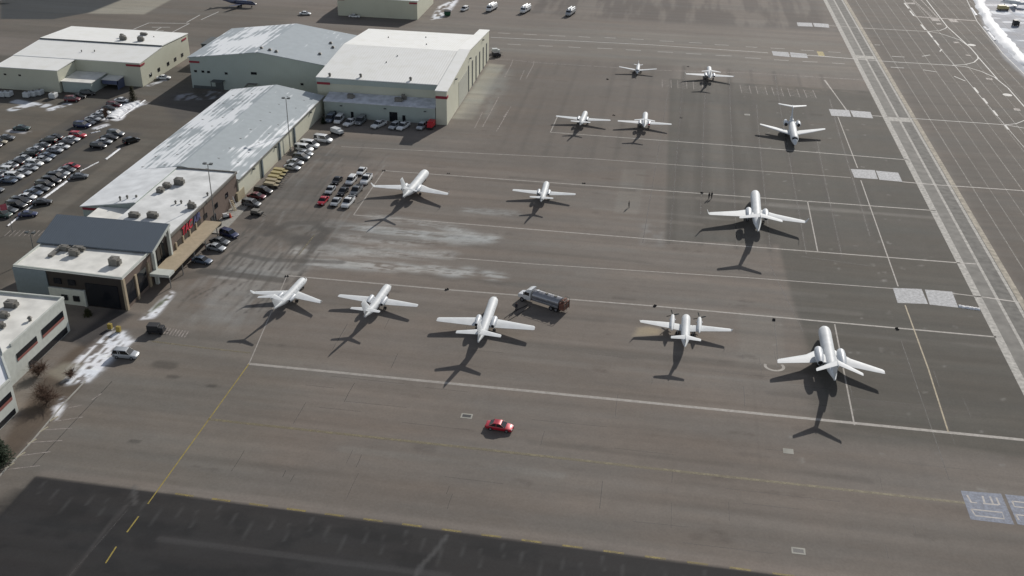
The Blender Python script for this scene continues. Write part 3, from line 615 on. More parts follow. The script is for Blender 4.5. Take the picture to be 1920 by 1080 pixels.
# left white hangar ---------------------------------------------------
h3 = bld('hangar', 'cream hangar with low white roof beside the car park at far left', 'hangar', (-190,320,0))
b = MB(); b.loft([[(-210,306.5,0),(-210,306.5,7.6),(-210,323,8.6),(-210,342.5,7.6),(-210,342.5,0)],[(-166.8,306.5,0),(-166.8,306.5,7.6),(-166.8,323,8.6),(-166.8,342.5,7.6),(-166.8,342.5,0)]]); part(b, 'wall', 'wallw', h3)
b = MB(); b.box(-210,-189,295.5,306.5,0,7.0); part(b, 'south_wing', 'wallw', h3)
b = MB()
b.frus([(-210.2,306.3,7.63),(-166.6,306.3,7.63),(-166.6,322.7,8.62),(-210.2,322.7,8.62)], [(-210.2,306.3,7.85),(-166.6,306.3,7.85),(-166.6,322.7,8.85),(-210.2,322.7,8.85)])
b.frus([(-210.2,322.7,8.95),(-166.6,322.7,8.95),(-166.6,342.8,7.95),(-210.2,342.8,7.95)], [(-210.2,322.7,9.25),(-166.6,322.7,9.25),(-166.6,342.8,8.2),(-210.2,342.8,8.2)])
b.frus([(-210.2,295.3,7.02),(-188.8,295.3,7.02),(-188.8,306.25,7.5),(-210.2,306.25,7.5)], [(-210.2,295.3,7.22),(-188.8,295.3,7.22),(-188.8,306.25,7.72),(-210.2,306.25,7.72)])
part(b, 'roof', 'roofwx', h3)
b = MB(); b.box(-210.2,-166.6,322.45,322.72,8.86,9.2); part(b, 'ridge_step', 'doorg', h3)
for bx in ((-171.5,-166.75,306.32,306.48),(-166.78,-166.65,306.4,309.5),(-166.78,-166.65,337.5,341)):
    b = MB(); b.box(*bx,6.6,7.2); part(b, 'trim_stripe', 'redtrim', h3)
for y in (312.5,318.5,325.5,331,336.5):
    b = MB(); b.box(-166.82,-166.7,y-.8,y+.8,1.6,2.8); part(b, 'window', 'window', h3)
for x in (-207,-202):
    b = MB(); b.box(x-.4,x+.4,295.4,295.52,4.6,5.1); part(b, 'window', 'window', h3)
b = MB(); b.box(-188.6,-178.8,296.5,306.4,0,3.4); part(b, 'entrance_annex', 'wallg', h3)
b = MB(); b.frus([(-188.9,296.2,3.42),(-178.5,296.2,3.42),(-178.5,306.4,3.8),(-188.9,306.4,3.8)], [(-188.9,296.2,3.62),(-178.5,296.2,3.62),(-178.5,306.4,4.0),(-188.9,306.4,4.0)]); part(b, 'annex_roof', M['membrane'], h3)
b = MB(); b.frus([(-178.3,302,2.9),(-172.8,302,2.9),(-172.8,306.4,3.1),(-178.3,306.4,3.1)],[(-178.3,302,3.1),(-172.8,302,3.1),(-172.8,306.4,3.3),(-178.3,306.4,3.3)]); part(b, 'porch_roof', 'membrane', h3)
b = MB(); b.box(-173.1,-172.9,302.1,306.3,0,2.9); b.box(-178.2,-172.9,302.1,302.3,1.6,2.9); part(b, 'porch_screen', 'wreckblue', h3)
acunit(h3,-182.5,326.8,9.0,2.2,1.6,1.7); acunit(h3,-176.2,326.8,9.0,2,1.6,1.7); acunit(h3,-184.5,330,8.9,1.2,1.2,1.4); acunit(h3,-179.5,335.5,8.6,2.6,1,1)
for x,y in ((-190,313),(-186,314),(-175,334)): vent(h3,x,y,8.2,.15,.4)

# building at the top ------------------------------------------------
h4 = bld('hangar', 'cream hangar cut by the top edge, long wall facing the taxiway', 'hangar', (-117,420,0))
b = MB(); b.box(-134,-101,411,440,0,7.3); part(b, 'wall', 'wallw', h4)
b = MB(); b.frus([(-134.3,410.7,7.32),(-100.7,410.7,7.32),(-100.7,440.3,7.32),(-134.3,440.3,7.32)],[(-134.3,410.7,7.6),(-100.7,410.7,7.6),(-100.7,425,8.6),(-134.3,425,8.6)]); part(b, 'roof', 'roofw', h4)
b = MB(); b.box(-104.2,-100.95,410.8,410.98,6.2,6.8); b.box(-133.9,-131,410.8,410.98,6.2,6.8); part(b, 'trim_stripe', 'redtrim', h4)

# long terminal building ----------------------------------------------
t = bld('terminal', 'long terminal building with snow-streaked grey roof and brown lettered front', 'terminal', (-116,236,0))
b = MB(); sec = [(-130.8,0),(-130.8,5.3),(-116.5,7.7),(-101.9,5.3),(-101.9,0)]
b.loft([[(x,226.2,z) for x,z in sec],[(x,293.6,z) for x,z in sec]]); part(b, 'wall', 'wallwy', t)
b = MB(); b.loft([[(-130.8,204.2,0),(-130.8,204.2,5.3),(-117.3,204.2,7.4),(-117.3,204.2,0)],[(-130.8,226.1,0),(-130.8,226.1,5.3),(-117.3,226.1,7.4),(-117.3,226.1,0)]]); part(b, 'west_wing', 'wallg', t)
b = MB()
for (xa,za),(xb,zb),y0 in (((-131.2,5.24),(-116.5,7.7),226.3),((-116.5,7.7),(-101.6,5.26),226.3)):
    b.frus([(xa,y0,za+.03),(xb,y0,zb+.03),(xb,293.9,zb+.03),(xa,293.9,za+.03)], [(xa,y0,za+.2),(xb,y0,zb+.2),(xb,293.9,zb+.2),(xa,293.9,za+.2)])
part(b, 'roof', M['roof_long'], t)
b = MB(); b.frus([(-131.2,203.9,5.27),(-117.35,203.9,7.45),(-117.35,226.25,7.45),(-131.2,226.25,5.27)],[(-131.2,203.9,5.47),(-117.35,203.9,7.65),(-117.35,226.25,7.65),(-131.2,226.25,5.47)]); part(b, 'west_wing_roof', mat('snow_on_roof', (.78,.80,.81), .7, var=.18, scale=.3), t)
b = MB(); b.box(-130.7,-127,204.05,204.18,4.6,5.15); part(b, 'trim_stripe', 'redtrim', t)
for y in (241.5,254.5,266.5):      # downpipes and pilasters on the apron side
    b = MB(); b.box(-101.95,-101.5,y-.35,y+.35,0,5.2); part(b, 'pilaster', 'greyblue', t)
b = MB(); b.box(-101.62,-101.4,226.4,293.6,5.15,5.42); part(b, 'gutter', 'unit', t)
for y in (236,252,281):
    b = MB(); b.box(-101.9,-101.4,y-.4,y+.4,4.3,4.6); part(b, 'wall_lamp', 'doorg', t)
# brown two-storey block
b = MB(); b.box(-117.2,-102.2,189.6,226.1,0,7.0); part(b, 'brown_block', 'brown', t)
b = MB(); b.box(-117.3,-102.0,189.4,226.3,7.02,7.2); part(b, 'flat_roof', mat('snowy_roof', (.74,.75,.74), .75, var=.25, scale=.25), t)
b = MB(); b.box(-102.2,-101.85,189.4,226.3,7.02,7.55); b.box(-117.3,-102.2,226.1,226.4,7.2,7.55); part(b, 'parapet', 'unit', t)
b = MB(); b.box(-126,-117.3,189.6,203.9,0,5.6); part(b, 'rear_block', 'wallw', t)
b = MB(); b.box(-126.2,-117.2,189.5,204.0,5.62,5.85); part(b, 'rear_roof', 'membrane', t)
for y,wd in ((193,2.2),(196.4,2.2),(199.8,2.2),(203.2,2.0),(207,1.8),(213.2,1.6),(219.5,1.5)):
    b = MB(); b.box(-102.22,-102.08,y-wd/2,y+wd/2,3.5,4.7); part(b, 'window', 'window', t)
for y in (191.3,194.8,198.2,201.6):
    b = MB(); b.box(-102.25,-101.9,y-.25,y+.25,3.0,4.8); part(b, 'mullion', 'tan', t)
for y in (192,196,200,205,211):
    b = MB(); b.box(-102.25,-102.1,y-1.4,y+1.4,.3,2.6); part(b, 'glazed_door', 'window', t)
b = MB(); b.box(-102.3,-98.2,181.5,206.5,2.95,3.25); part(b, 'canopy', 'tan', t)
b = MB(); b.box(-102.32,-98.1,178.9,181.5,2.9,3.5); part(b, 'canopy_end', 'offwhite', t)
for y in (180,186,192,198,204.5):
    b = MB(); b.tube((-98.6,y,0),(-98.6,y,2.95),.12); part(b, 'canopy_post', 'pole', t)
b = MB(); b.box(-102.15,-98.5,206.6,226,0,.18); part(b, 'kerb', 'kerb', t)
def text(s, size, loc, rot, m, root, name, ext=.06):
    c = bpy.data.curves.new('txt', 'FONT'); c.body = s; c.size = size; c.extrude = ext; c.space_character = 1.05; c.shear = .15; c.offset = .07
    o = bpy.data.objects.new('txt', c); S.collection.objects.link(o); dg = bpy.context.evaluated_depsgraph_get()
    me = bpy.data.meshes.new_from_object(o.evaluated_get(dg)); bpy.data.objects.remove(o); bpy.data.curves.remove(c)
    o = bpy.data.objects.new(name, me); S.collection.objects.link(o); me.materials.clear(); me.materials.append(m); o.parent = root
    o.location = tuple(a-b_ for a,b_ in zip(loc, root.location)); o.rotation_euler = rot; return o
text('TAC', 2.6, (-102.05,194.6,4.85), (R(90),0,R(90)), mat('sign_red', (.50,.03,.06), .5), t, 'sign_lettering')
text('AIR', 2.3, (-102.05,200.6,4.95), (R(90),0,R(90)), mat('sign_blue', (.10,.11,.22), .5), t, 'sign_lettering')
acunit(t,-112.6,216.8,7.2,2.2,2,1.7); acunit(t,-114.6,214.3,7.2,1.6,1.8,1.3); acunit(t,-114.9,211.6,7.2,1.4,2,1.2); acunit(t,-103.9,204.2,7.2,1.6,1.5,1.5); acunit(t,-110.2,197.8,7.2,2.4,1.6,1.4); acunit(t,-114.3,197.3,7.2,2.4,1.6,1.2)
for x,y in ((-120.5,206.5),(-118.5,207),(-121.8,205.6),(-107.2,206.2),(-105.3,206.6),(-103.2,211.6),(-108.4,205.8)): vent(t,x,y,7.0,.2,.7)
for k in range(36):
    y = 228+(k//4)*7.3; x = (-127,-121,-111,-106)[k % 4]; b = MB(); z = 7.75-abs(x+116.5)*.166; b.box(x-.75,x+.75,y-.09,y+.09,z,z+.13); part(b, 'roof_skylight', 'unit', t)
b = MB(); b.box(-103.6,-101.7,224.6,229,0,2.4); part(b, 'refuse_enclosure', 'beige', t)

# front block with slate blue roof ---------------------------------------
f = bld('terminal_entrance', 'brown entrance building with slate-blue sloping roof at the near end of the terminal', 'building', (-114,178,0))
b = MB(); b.loft([[(-127,181.4,0),(-127,181.4,7.45),(-127,189.2,9.75),(-127,189.2,0)],[(-103,181.4,0),(-103,181.4,7.45),(-103,189.2,9.75),(-103,189.2,0)]]); part(b, 'atrium', mat('atrium_dark', (.05,.045,.045), .4), f)
b = MB(); b.frus([(-127.6,180.5,7.5),(-101.9,180.5,7.5),(-101.9,189.4,9.95),(-127.6,189.4,9.95)],[(-127.6,180.5,7.75),(-101.9,180.5,7.75),(-101.9,189.4,10.2),(-127.6,189.4,10.2)]); part(b, 'blue_roof', 'blueroof', f)
b = MB(); b.frus([(-101.9,180.5,7.3),(-101.7,180.5,7.3),(-101.7,189.4,9.75),(-101.9,189.4,9.75)],[(-101.9,180.5,7.8),(-101.7,180.5,7.8),(-101.7,189.4,10.25),(-101.9,189.4,10.25)]); part(b, 'bargeboard', 'offwhite', f)
for y,z in ((181.2,7.4),(188.6,9.4)):
    b = MB(); b.box(-102.4,-101.75,y-.35,y+.35,0,z); part(b, 'column', 'offwhite', f)
for y in (183,184.8,186.6):
    b = MB(); b.box(-102.98,-102.85,y-.75,y+.75,.4,6.8); part(b, 'window', 'window', f)
b = MB(); b.prism([(-126.6,170.6),(-103,169.5),(-103,181.3),(-126.6,181.3)],0,7.0); part(b, 'south_block', 'brown', f)
b = MB(); b.prism([(-126.8,170.4),(-102.8,169.3),(-102.8,181.25),(-126.8,181.25)],7.02,7.2); part(b, 'flat_roof', 'membrane', f)
b = MB()
for pts in ([(-126.8,170.4),(-102.8,169.3),(-102.8,169.6),(-126.8,170.7)],[(-103.1,169.6),(-102.8,169.6),(-102.8,181.2),(-103.1,181.2)],[(-126.8,170.7),(-126.5,170.7),(-126.5,181.2),(-126.8,181.2)]): b.prism(pts,7.2,7.5)
part(b, 'parapet', 'offwhite', f)
b = MB(); b.prism([(-126.9,170.2),(-119.6,169.9),(-119.6,171.6),(-126.9,171.9)],0,7.0); part(b, 'corner_panel', 'greyblue', f)
b = MB(); b.prism([(-119.6,169.75),(-111.9,169.4),(-111.9,169.9),(-119.6,170.3)],0,3.5); part(b, 'lower_panel', 'offwhite', f)
for x,z,wd,hh in ((-117.3,5.0,1.6,1.2),(-114.2,5.0,1.6,1.2),(-116.2,1.6,1.3,1.2),(-113.6,1.6,1.3,1.2)):
    y = 170.05+(-119.6-x)*.0466-(.42 if z < 3 else 0); b = MB(); b.box(x-wd/2,x+wd/2,y-.14,y+.5,z-hh/2,z+hh/2); part(b, 'window', 'window', f)
b = MB(); b.prism([(-111.3,169.62),(-104.2,169.28),(-104.2,169.9),(-111.3,170.2)],.2,5.3); part(b, 'entrance_glass', 'window', f)
b = MB(); b.prism([(-119.55,170.12),(-103.05,169.36),(-103.05,169.52),(-119.55,170.28)],3.55,7.0); b.prism([(-111.6,169.72),(-103.05,169.36),(-103.05,169.52),(-111.6,169.9)],0,3.5); part(b, 'south_shade_panel', mat('south_shade_panel',(.035,.028,.024),.8), f)  # added thin panel: deep shade of the south face put into its colour
b = MB(); b.box(-111.95,-111.55,169.2,169.75,0,3.6); part(b, 'column', 'offwhite', f)
for y in (169.65,174.3,179.8):
    b = MB(); b.box(-103.2,-102.7,y-.35,y+.35,0,5.6 if y > 170 else 6.9); part(b, 'column', 'tan', f)
for y in (171.9,177):
    b = MB(); b.box(-103.02,-102.9,y-1.8,y+1.8,.8,5.2); part(b, 'window', 'window', f)
acunit(f,-120.5,179,7.2,2,1.4,1.2); acunit(f,-117.6,179.4,7.2,2.6,1.2,1.1); acunit(f,-117.4,177.2,7.2,2,1.4,1.5); acunit(f,-107.2,174.8,7.2,2.2,2,1.8)
b = MB(); b.box(-122.2,-121.2,175.5,180.2,7.2,7.7); part(b, 'duct', 'unit', f)

# white office bottom left -------------------------------------------------
o_ = bld('office_building', 'white two-storey office with dark window bands at lower left edge', 'office', (-120,140,0))
b = MB(); b.prism([(-150,160),(-110,160),(-110,139.7),(-112.5,142.55),(-150,142.55)],0,6.9); part(b, 'wall', 'offwhite', o_)
b = MB(); b.prism([(-112.4,142.4),(-104.6,133.4),(-104.6,96),(-112.4,96)],0,6.3); part(b, 'front_wing', 'offwhite', o_)
b = MB(); b.prism([(-149.8,142.75),(-112.5,142.75),(-110.2,140.1),(-110.2,159.8),(-149.8,159.8)],6.92,7.02); part(b, 'flat_roof', 'membrane', o_)
b = MB(); b.prism([(-111.5,141.9),(-104.9,133),(-104.9,96),(-111.5,96)],7.06,7.1); part(b, 'wing_roof', 'snow', o_) if False else None
b = MB(); b.prism([(-112.2,141.9),(-104.9,133.2),(-104.9,96.2),(-112.2,96.2)],6.32,6.42); part(b, 'wing_roof', mat('wing_snow', (.78,.80,.83), .7, var=.1, scale=.5), o_)
b = MB(); b.box(-110.3,-109.92,142.4,160.1,6.9,7.45); b.box(-150,-110.3,159.75,160.1,6.9,7.45); b.prism([(-104.9,133.0),(-104.55,133.5),(-104.55,96),(-104.9,96)],6.43,6.75); b.prism([(-112.35,142.0),(-104.9,133.35),(-104.6,133.55),(-112.1,142.3)],6.43,6.75); part(b, 'parapet', 'offwhite', o_)
for x,y0,y1,z0,z1,m_ in ((-109.95,151.4,158.8,3.9,5.1,'window'),(-109.95,151.4,158.8,3.35,3.9,'redbrown'),(-109.95,143.2,149.6,3.9,4.9,'window'),(-109.95,143.2,149.6,3.4,3.9,'redbrown'),(-109.95,146,159,.2,1.5,'window'),(-104.58,99,132.6,3.6,4.6,'window'),(-104.58,99,132.6,3.0,3.6,'redbrown'),(-104.58,99,132.6,.2,1.2,'window')):
    b = MB(); b.box(x-.1,x+.06,y0,y1,z0,z1); part(b, 'window_band' if m_ == 'window' else 'sill_band', m_, o_)
for x,y,s in ((-118,155.5,2.4),(-120.5,153,2),(-117,151.5,1.6),(-123,156.5,2),(-115.5,148,1.4)): acunit(o_,x,y,7.0,s,s*.8,1.3)
vent(o_,-111.6,151.2,7.0,.3,.6)

# ------------------------------------------------------------------ light poles, flag
def lightpole(x, y, hh, label):
    p = thing('light_pole', label, 'light pole', (x,y,0), 0, 'apron light poles')
    b = MB(); b.tube((0,0,0),(0,0,.8),.35); b.tube((0,0,.8),(0,0,hh),.15,.09); b.build('mast', M['pole'], p, smooth=40)
    b = MB(); b.box(-.9,.9,-.06,.06,hh-.1,hh+.02); b.build('cross_arm', M['pole'], p)
    for s in (-1,1):
        b = MB(); b.box(s*.75-.35,s*.75+.35,-.3,.45,hh-.05,hh+.25); b.build('lamp_head', M['doorg'], p)
lightpole(-101.0,260.5,15.2,'tall lamp pole rising at the white middle wall of the terminal')
lightpole(-101.2,209.5,16.0,'tall lamp pole by the brown terminal front beside the tan canopy')
lightpole(-133.6,187.5,6.0,'short lamp pole west of the blue-roofed entrance building')
fp = thing('flagpole', 'flagpole at the corner of the car park at left edge', 'flagpole', (*G(24,436)[:2],0))
b = MB(); b.tube((0,0,0),(0,0,7.5),.08,.05); b.build('pole', M['pole'], fp, smooth=40)
b = MB()
rg = random.Random(5); rows = []
for i in range(7):
    rows.append([(-.05-i*.3, .12*math.sin(i*1.1+j*.5), 7.3-j*.3-i*.09) for j in range(6)])
b.loft(rows, cap=False, closed=False); b.build('flag', M['flagred'], fp, smooth=True)

# ------------------------------------------------------------------ aircraft
def foil(c, th):
    return [(c*.5,0),(c*.42,th*.45),(c*.2,th*.6),(-c*.15,th*.5),(-c*.5,0.01*c),(-c*.5,-.01*c),(-c*.15,-th*.3),(c*.2,-th*.4),(c*.42,-th*.32)]
def surf(b, st, tr=.11, vertical=False):
    "loft airfoil stations: (span pos, mid-chord y, z, chord)"
    rings = []
    for (x,y,z,c) in st:
        f_ = foil(c, c*tr)
        rings.append([(x+ (dz if vertical else 0), y+dy, z+(0 if vertical else dz)) for dy,dz in f_])
    return b.loft(rings)
def jet(name, label, x, y, head, L=15, span=16, dia=1.7, nose=9, sweep=3., cr=3, ct=1.2, kink=None, ssw=None, dih=.5, tail='T', sz=4.6, ss=6, sy=None, fin=4.9, er=.5, el=2.6, ey=None, wl=0, group='parked business jets', body='white', windows=6, wingz=None, gearh=.95, mats=None, sch=1.1, finc=2.4, eng=True, cat='jet', exq=False, ezo=0):
    W = M[body]
    rt = thing(name, label, cat, (x,y,0), R(head-90), group)
    r = dia/2; zc = gearh+r*.95; tail_y = nose-L
    # fuselage
    prof = [(0,.05,-.34),(.012,.22,-.30),(.04,.48,-.2),(.075,.68,-.1),(.115,.90,-.02),(.16,1,0),(.3,1,0),(.60,1,0),(.70,.93,.05),(.80,.74,.16),(.90,.47,.28),(.97,.24,.36),(1,.1,.38)]
    n = 22
    def ring(t, k, sc=1.0, a0=0, a1=2*math.pi, m=n, cl=True):
        pr = prof; i = max(j for j in range(len(pr)-1) if pr[j][0] <= t+1e-9); u = (t-pr[i][0])/(pr[i+1][0]-pr[i][0])
        rr = (pr[i][1]*(1-u)+pr[i+1][1]*u)*r*sc; zo = (pr[i][2]*(1-u)+pr[i+1][2]*u)*dia
        return [(math.sin(a0+(a1-a0)*q/(m if cl else m-1))*rr, nose-t*L, zc+zo+math.cos(a0+(a1-a0)*q/(m if cl else m-1))*rr) for q in range(m)]
    b = MB(); ts = [0,.012,.025,.04,.058,.075,.095,.115,.137,.16,.3,.45,.60,.65,.70,.75,.80,.85,.90,.94,.97,1]
    b.loft([ring(t_, 0) for t_ in ts]); b.build('fuselage', W, rt, smooth=50)
    # windscreen: a dark band over the top of the nose
    b = MB(); b.loft([ring(t_, 0, 1.012, R(-62), R(62), 9, False) for t_ in (.078,.095,.118)], cap=False, closed=False); b.build('windscreen', M['glass'], rt, smooth=True)
    for s in (-1,1):
        for k in range(windows):
            t_ = .20+k*(.38/windows); yy = nose-t_*L; zz = zc+r*.32; xx = s*(math.sqrt(r*r-(.32*r)**2)+.004)
            b = MB(); b.add([(xx,yy-.16,zz-.2),(xx,yy+.16,zz-.2),(xx-s*.075*r,yy+.16,zz+.17),(xx-s*.075*r,yy-.16,zz+.17)],[(0,1,2,3)]); b.build('cabin_window', M['glass'], rt)
    # wings
    wz = (zc-r*.62) if wingz is None else wingz
    for s in (-1,1):
        hs = span/2; st = [(s*r*.3,sweep+sweep*.02,wz,cr*1.04),(s*r*1.05,sweep*.95,wz+.02,cr)]
        if kink: st.append((s*kink[0]*hs, sweep*(1-kink[0])+kink[1], wz+dih*kink[0], kink[2]))
        st += [(s*hs*.97,sweep*.03,wz+dih*.97,ct*1.02),(s*hs,-.05*ct,wz+dih,ct*.72)]
        b = MB(); surf(b, st); wo = b.build('wing', W, rt, smooth=35)
        if wl:
            b = MB(); surf(b, [(s*hs*.985,-.1,wz+dih*.98,ct*.8),(s*(hs+.12*wl),-.25-.1*wl,wz+dih+.25*wl,ct*.62),(s*(hs+.32*wl),-.4-.55*wl,wz+dih+wl,ct*.38)], .08, False)
            # give the winglet thickness across x rather than z
            b2 = MB(); rr = []
            for (xx,yy,zz,c) in [(s*hs*.985,-.05,wz+dih*.985,ct*.8),(s*(hs+.1*wl),-.2-.1*wl,wz+dih+.2*wl,ct*.66),(s*(hs+.34*wl),-.35-.6*wl,wz+dih+wl,ct*.36)]:
                rr.append([(xx+dz,yy+dy,zz) for dy,dz in foil(c,c*.08)])
            b2.loft(rr); b2.build('winglet', W, wo, smooth=35)
        # belly fairing / flap track look
    b = MB(); b.loft([[(math.cos(a)*r*.95*k_, sweep+dy, wz-.05+math.sin(a)*r*.42*k_) for a in [i*math.pi/6 for i in range(12)]] for dy,k_ in ((cr*.75,.3),(cr*.45,.95),(-cr*.45,.95),(-cr*.8,.3))]); b.build('wing_fairing', W, rt, smooth=50)
    NAC = W if body != 'white' else M['nacelle']
    # engines
    if eng:
        e_y = (nose-.63*L) if ey is None else ey
        for s in (-1,1):
            ex = s*(r*.86+er+.18); ez = zc+r*.42+ezo
            b = MB(); sec = [(0,.80),(.06,.93),(.25,1.0),(.55,1.0),(.82,.84),(1,.62)]
            b.loft([[(ex+math.cos(a)*er*q,e_y-t_*el,ez+math.sin(a)*er*q) for a in [i*math.pi/8 for i in range(16)]] for t_,q in sec]); eo = b.build('engine', NAC, rt, smooth=50)
            b = MB(); b.loft([[(ex+math.cos(a)*er*q,e_y+yy,ez+math.sin(a)*er*q) for a in [i*math.pi/8 for i in range(16)]] for yy,q in ((.012,.80),(.016,.70))],cap=False); b.build('intake_lip', M['polished'], eo)
            b = MB(); b.add([(ex+math.cos(a)*er*.74,e_y+.008,ez+math.sin(a)*er*.74) for a in [i*math.pi/8 for i in range(16)]],[tuple(range(16))]); b.build('engine_intake', M['dark'] if not (exq and s > 0) else M['dark'], eo)
            b = MB(); b.add([(ex+math.cos(a)*er*.54,e_y-el-.006,ez+math.sin(a)*er*.54) for a in [i*math.pi/8 for i in range(16)]],[tuple(range(16))]); b.build('exhaust', M['redpaint'] if (exq and s > 0) else M['dark'], eo)
            b = MB(); b.loft([[(xx,e_y-el*.3,ez-.1),(xx,e_y-el*.5,ez+.02),(xx,e_y-el*.9,ez-.02),(xx,e_y-el*.9,ez-.14),(xx,e_y-el*.5,ez-.2)] for xx in (s*r*.5,ex)]); b.build('pylon', W, eo)
    # tail
    tz = zc+.3*dia; fy = tail_y+finc*.95
    ty = (tail_y+.6) if sy is None else sy
    def finst(z):
        u = (z-tz)/(fin-tz); return (0, fy*(1-u)+ty*u, z, finc*1.5*(1-u)+(sch*1.5)*u)
    b = MB(); rr = []
    for z in (zc+.1*dia, tz+.25*(fin-tz), fin-.06, fin):
        x_,y_,z_,c = finst(z); c *= .8 if z == fin else 1
        rr.append([(dz,y_+dy,z_) for dy,dz in foil(c,c*.11)])
    b.loft(rr); fo = b.build('tail_fin', W, rt, smooth=35)
    zz = sz; cx = finst(sz)[1]-(.15 if tail != 'T' else .05)
    sw_ = ss*(.06+.16*min(1,sweep/3.2)) if ssw is None else ssw
    b = MB()
    for s in (-1,1):
        surf(b, [(0,cx+.1,zz,sch*1.25),(s*ss/2*.96,cx-sw_*.96,zz+(.25 if tail != 'T' else -.05),sch*.68),(s*ss/2,cx-sw_,zz+(.25 if tail != 'T' else -.05),sch*.5)], .09)
    if tail == 'T': b.loft([[(math.cos(a)*.16*k_, cx+dy, zz+math.sin(a)*.16*k_) for a in [i*math.pi/4 for i in range(8)]] for dy,k_ in ((sch*.95,.1),(sch*.5,1),(-sch*.5,1),(-sch*.9,.2))])
    b.build('tailplane', W, rt, smooth=35)
    # landing gear
    for s,gy in ((0,nose-.14*L),(-1,sweep-.35*cr),(1,sweep-.35*cr)):
        gx = s*span*.085 if s else 0
        b = MB(); b.tube((gx,gy,.25),(gx,gy,(wz if s else zc-r*.6)),.09); g_ = b.build('landing_gear', M['gear'], rt)
        b = MB()
        for q in (-.17,.17): b.tube((gx+q-.09,gy,.3),(gx+q+.09,gy,.3),.3 if s else .24,n=14)
        b.build('wheel', M['tyre'], g_, smooth=40)
    return rt
jet('business_jet','white swept-wing jet with wide T-tail, nearest jet at lower right',34.5,170.2,89.3,L=21.8,span=19.2,dia=2.4,nose=15.5,sweep=5.0,cr=4.9,ct=1.45,kink=(.42,-.35,3.0),dih=.55,tail='T',sz=6.6,ss=8.0,sy=-6.0,fin=6.75,er=.82,el=5.0,ey=4.3,sch=1.5,ssw=3.0,ezo=.25,gearh=1.15,finc=3.4,windows=6)
jet('business_jet','largest white jet, T-tailed with upturned wing tips, on the dark right parcel',24.2,234.6,88.8,L=27.6,span=22.6,dia=2.35,nose=18.2,sweep=4.6,cr=4.6,ct=1.55,kink=(.4,-.2,3.2),dih=.8,tail='T',sz=7.3,ss=9.6,sy=-9.5,fin=7.5,ssw=2.2,er=.78,el=4.6,ey=2.8,wl=1.5,sch=1.75,finc=3.9,windows=6,gearh=1.3,ezo=.35)
jet('business_jet','white jet with long straight wings and low tailplane, beside the fuel truck',-30.7,174.3,90.3,L=20.3,span=19.4,dia=1.95,nose=12.0,sweep=1.6,cr=3.6,ct=1.6,dih=.6,tail='X',sz=3.9,ss=8.6,sy=-8.2,fin=6.6,er=.58,el=3.4,ey=1.9,sch=1.6,finc=2.8,windows=6)
jet('business_jet','white jet second from left in the near row with straight wings and low tailplane',-53.8,179.5,86.2,L=15.8,span=16.9,dia=1.75,nose=7.8,sweep=1.0,cr=2.7,ct=1.15,dih=.6,tail='X',sz=3.4,ss=6.0,sy=-8.4,fin=6.1,er=.52,el=2.9,ey=.9,sch=1.2,finc=2.4,windows=5)
jet('business_jet','leftmost white jet of the near row, T-tail, parked beside the terminal end',-72.2,177.6,84.8,L=15.4,span=14.8,dia=1.7,nose=9.3,sweep=2.4,cr=2.8,ct=1.1,dih=.5,tail='T',sz=5.2,ss=5.4,sy=-6.2,fin=5.35,er=.45,el=2.6,ey=.6,wl=.9,sch=1.15,finc=2.4,windows=5)
jet('business_jet','white jet with tall fin and upturned wing tips beside the cluster of parked cars',-60.7,235.9,86.0,L=20.6,span=19.4,dia=2.3,nose=14.2,sweep=3.6,cr=4.2,ct=1.3,kink=(.4,-.2,2.8),dih=.7,tail='X',sz=4.9,ss=7.8,sy=-7.2,fin=8.0,er=.62,el=3.2,ey=1.9,wl=1.3,sch=1.15,finc=2.5,windows=6)
jet('business_jet','small white straight-winged jet standing alone in the middle of the apron',-27.9,241.7,91.2,L=14.6,span=15.9,dia=1.6,nose=7.5,sweep=.8,cr=2.4,ct=1.1,dih=.6,tail='X',sz=2.7,ss=5.8,sy=-7.4,fin=4.6,er=.42,el=2.5,ey=.6,sch=1.15,finc=2.3,windows=5)
jet('business_jet','white jet left of a pair, beside the painted corner line behind the terminal shade',-23.6,299.9,88.2,L=14.4,span=16.4,dia=1.6,nose=6.9,sweep=.8,cr=2.4,ct=1.05,dih=.6,tail='X',sz=2.7,ss=5.8,sy=-7.4,fin=4.6,er=.42,el=2.5,ey=.2,sch=1.15,finc=2.2,windows=5)
jet('business_jet','white T-tailed jet right of a pair with a red engine cover',-5.3,299.7,90.8,L=15.5,span=15.9,dia=1.65,nose=10.0,sweep=1.6,cr=2.5,ct=1.1,dih=.6,tail='T',sz=4.6,ss=6.0,sy=-5.4,fin=4.8,er=.48,el=2.7,ey=.5,sch=1.1,finc=2.3,windows=5,exq=True)
jet('business_jet','white T-tailed jet by the hatched boxes at the far side of the apron',14.3,352.7,91,L=15.7,span=15.9,dia=1.65,nose=10.6,sweep=2.0,cr=2.7,ct=1.1,dih=.6,tail='T',sz=4.8,ss=6.2,sy=-5.0,fin=5.0,er=.5,el=2.8,ey=.8,sch=1.15,finc=2.4,windows=5,wl=.8)
jet('business_jet','white jet facing the viewer with high T-tail and dark round intakes',37.9,303.9,-90.8,L=20.8,span=18.8,dia=2.25,nose=13.2,sweep=3.0,cr=3.9,ct=1.35,dih=.9,tail='T',sz=6.1,ss=8.2,sy=-7.2,fin=6.25,er=.68,el=3.6,ey=-.8,sch=1.5,finc=3.2,windows=5)
p_ = G(447,12); jet('business_jet','dark blue jet parked broadside at the top edge behind the grey hangar',p_[0],p_[1],-4,L=15.5,span=15.5,dia=1.7,nose=8.2,sweep=1.6,cr=2.6,ct=1.1,dih=.6,tail='T',sz=4.4,ss=5.6,sy=-7.0,fin=4.6,er=.48,el=2.7,ey=-1,sch=1.1,finc=2.3,windows=5,body='navy')
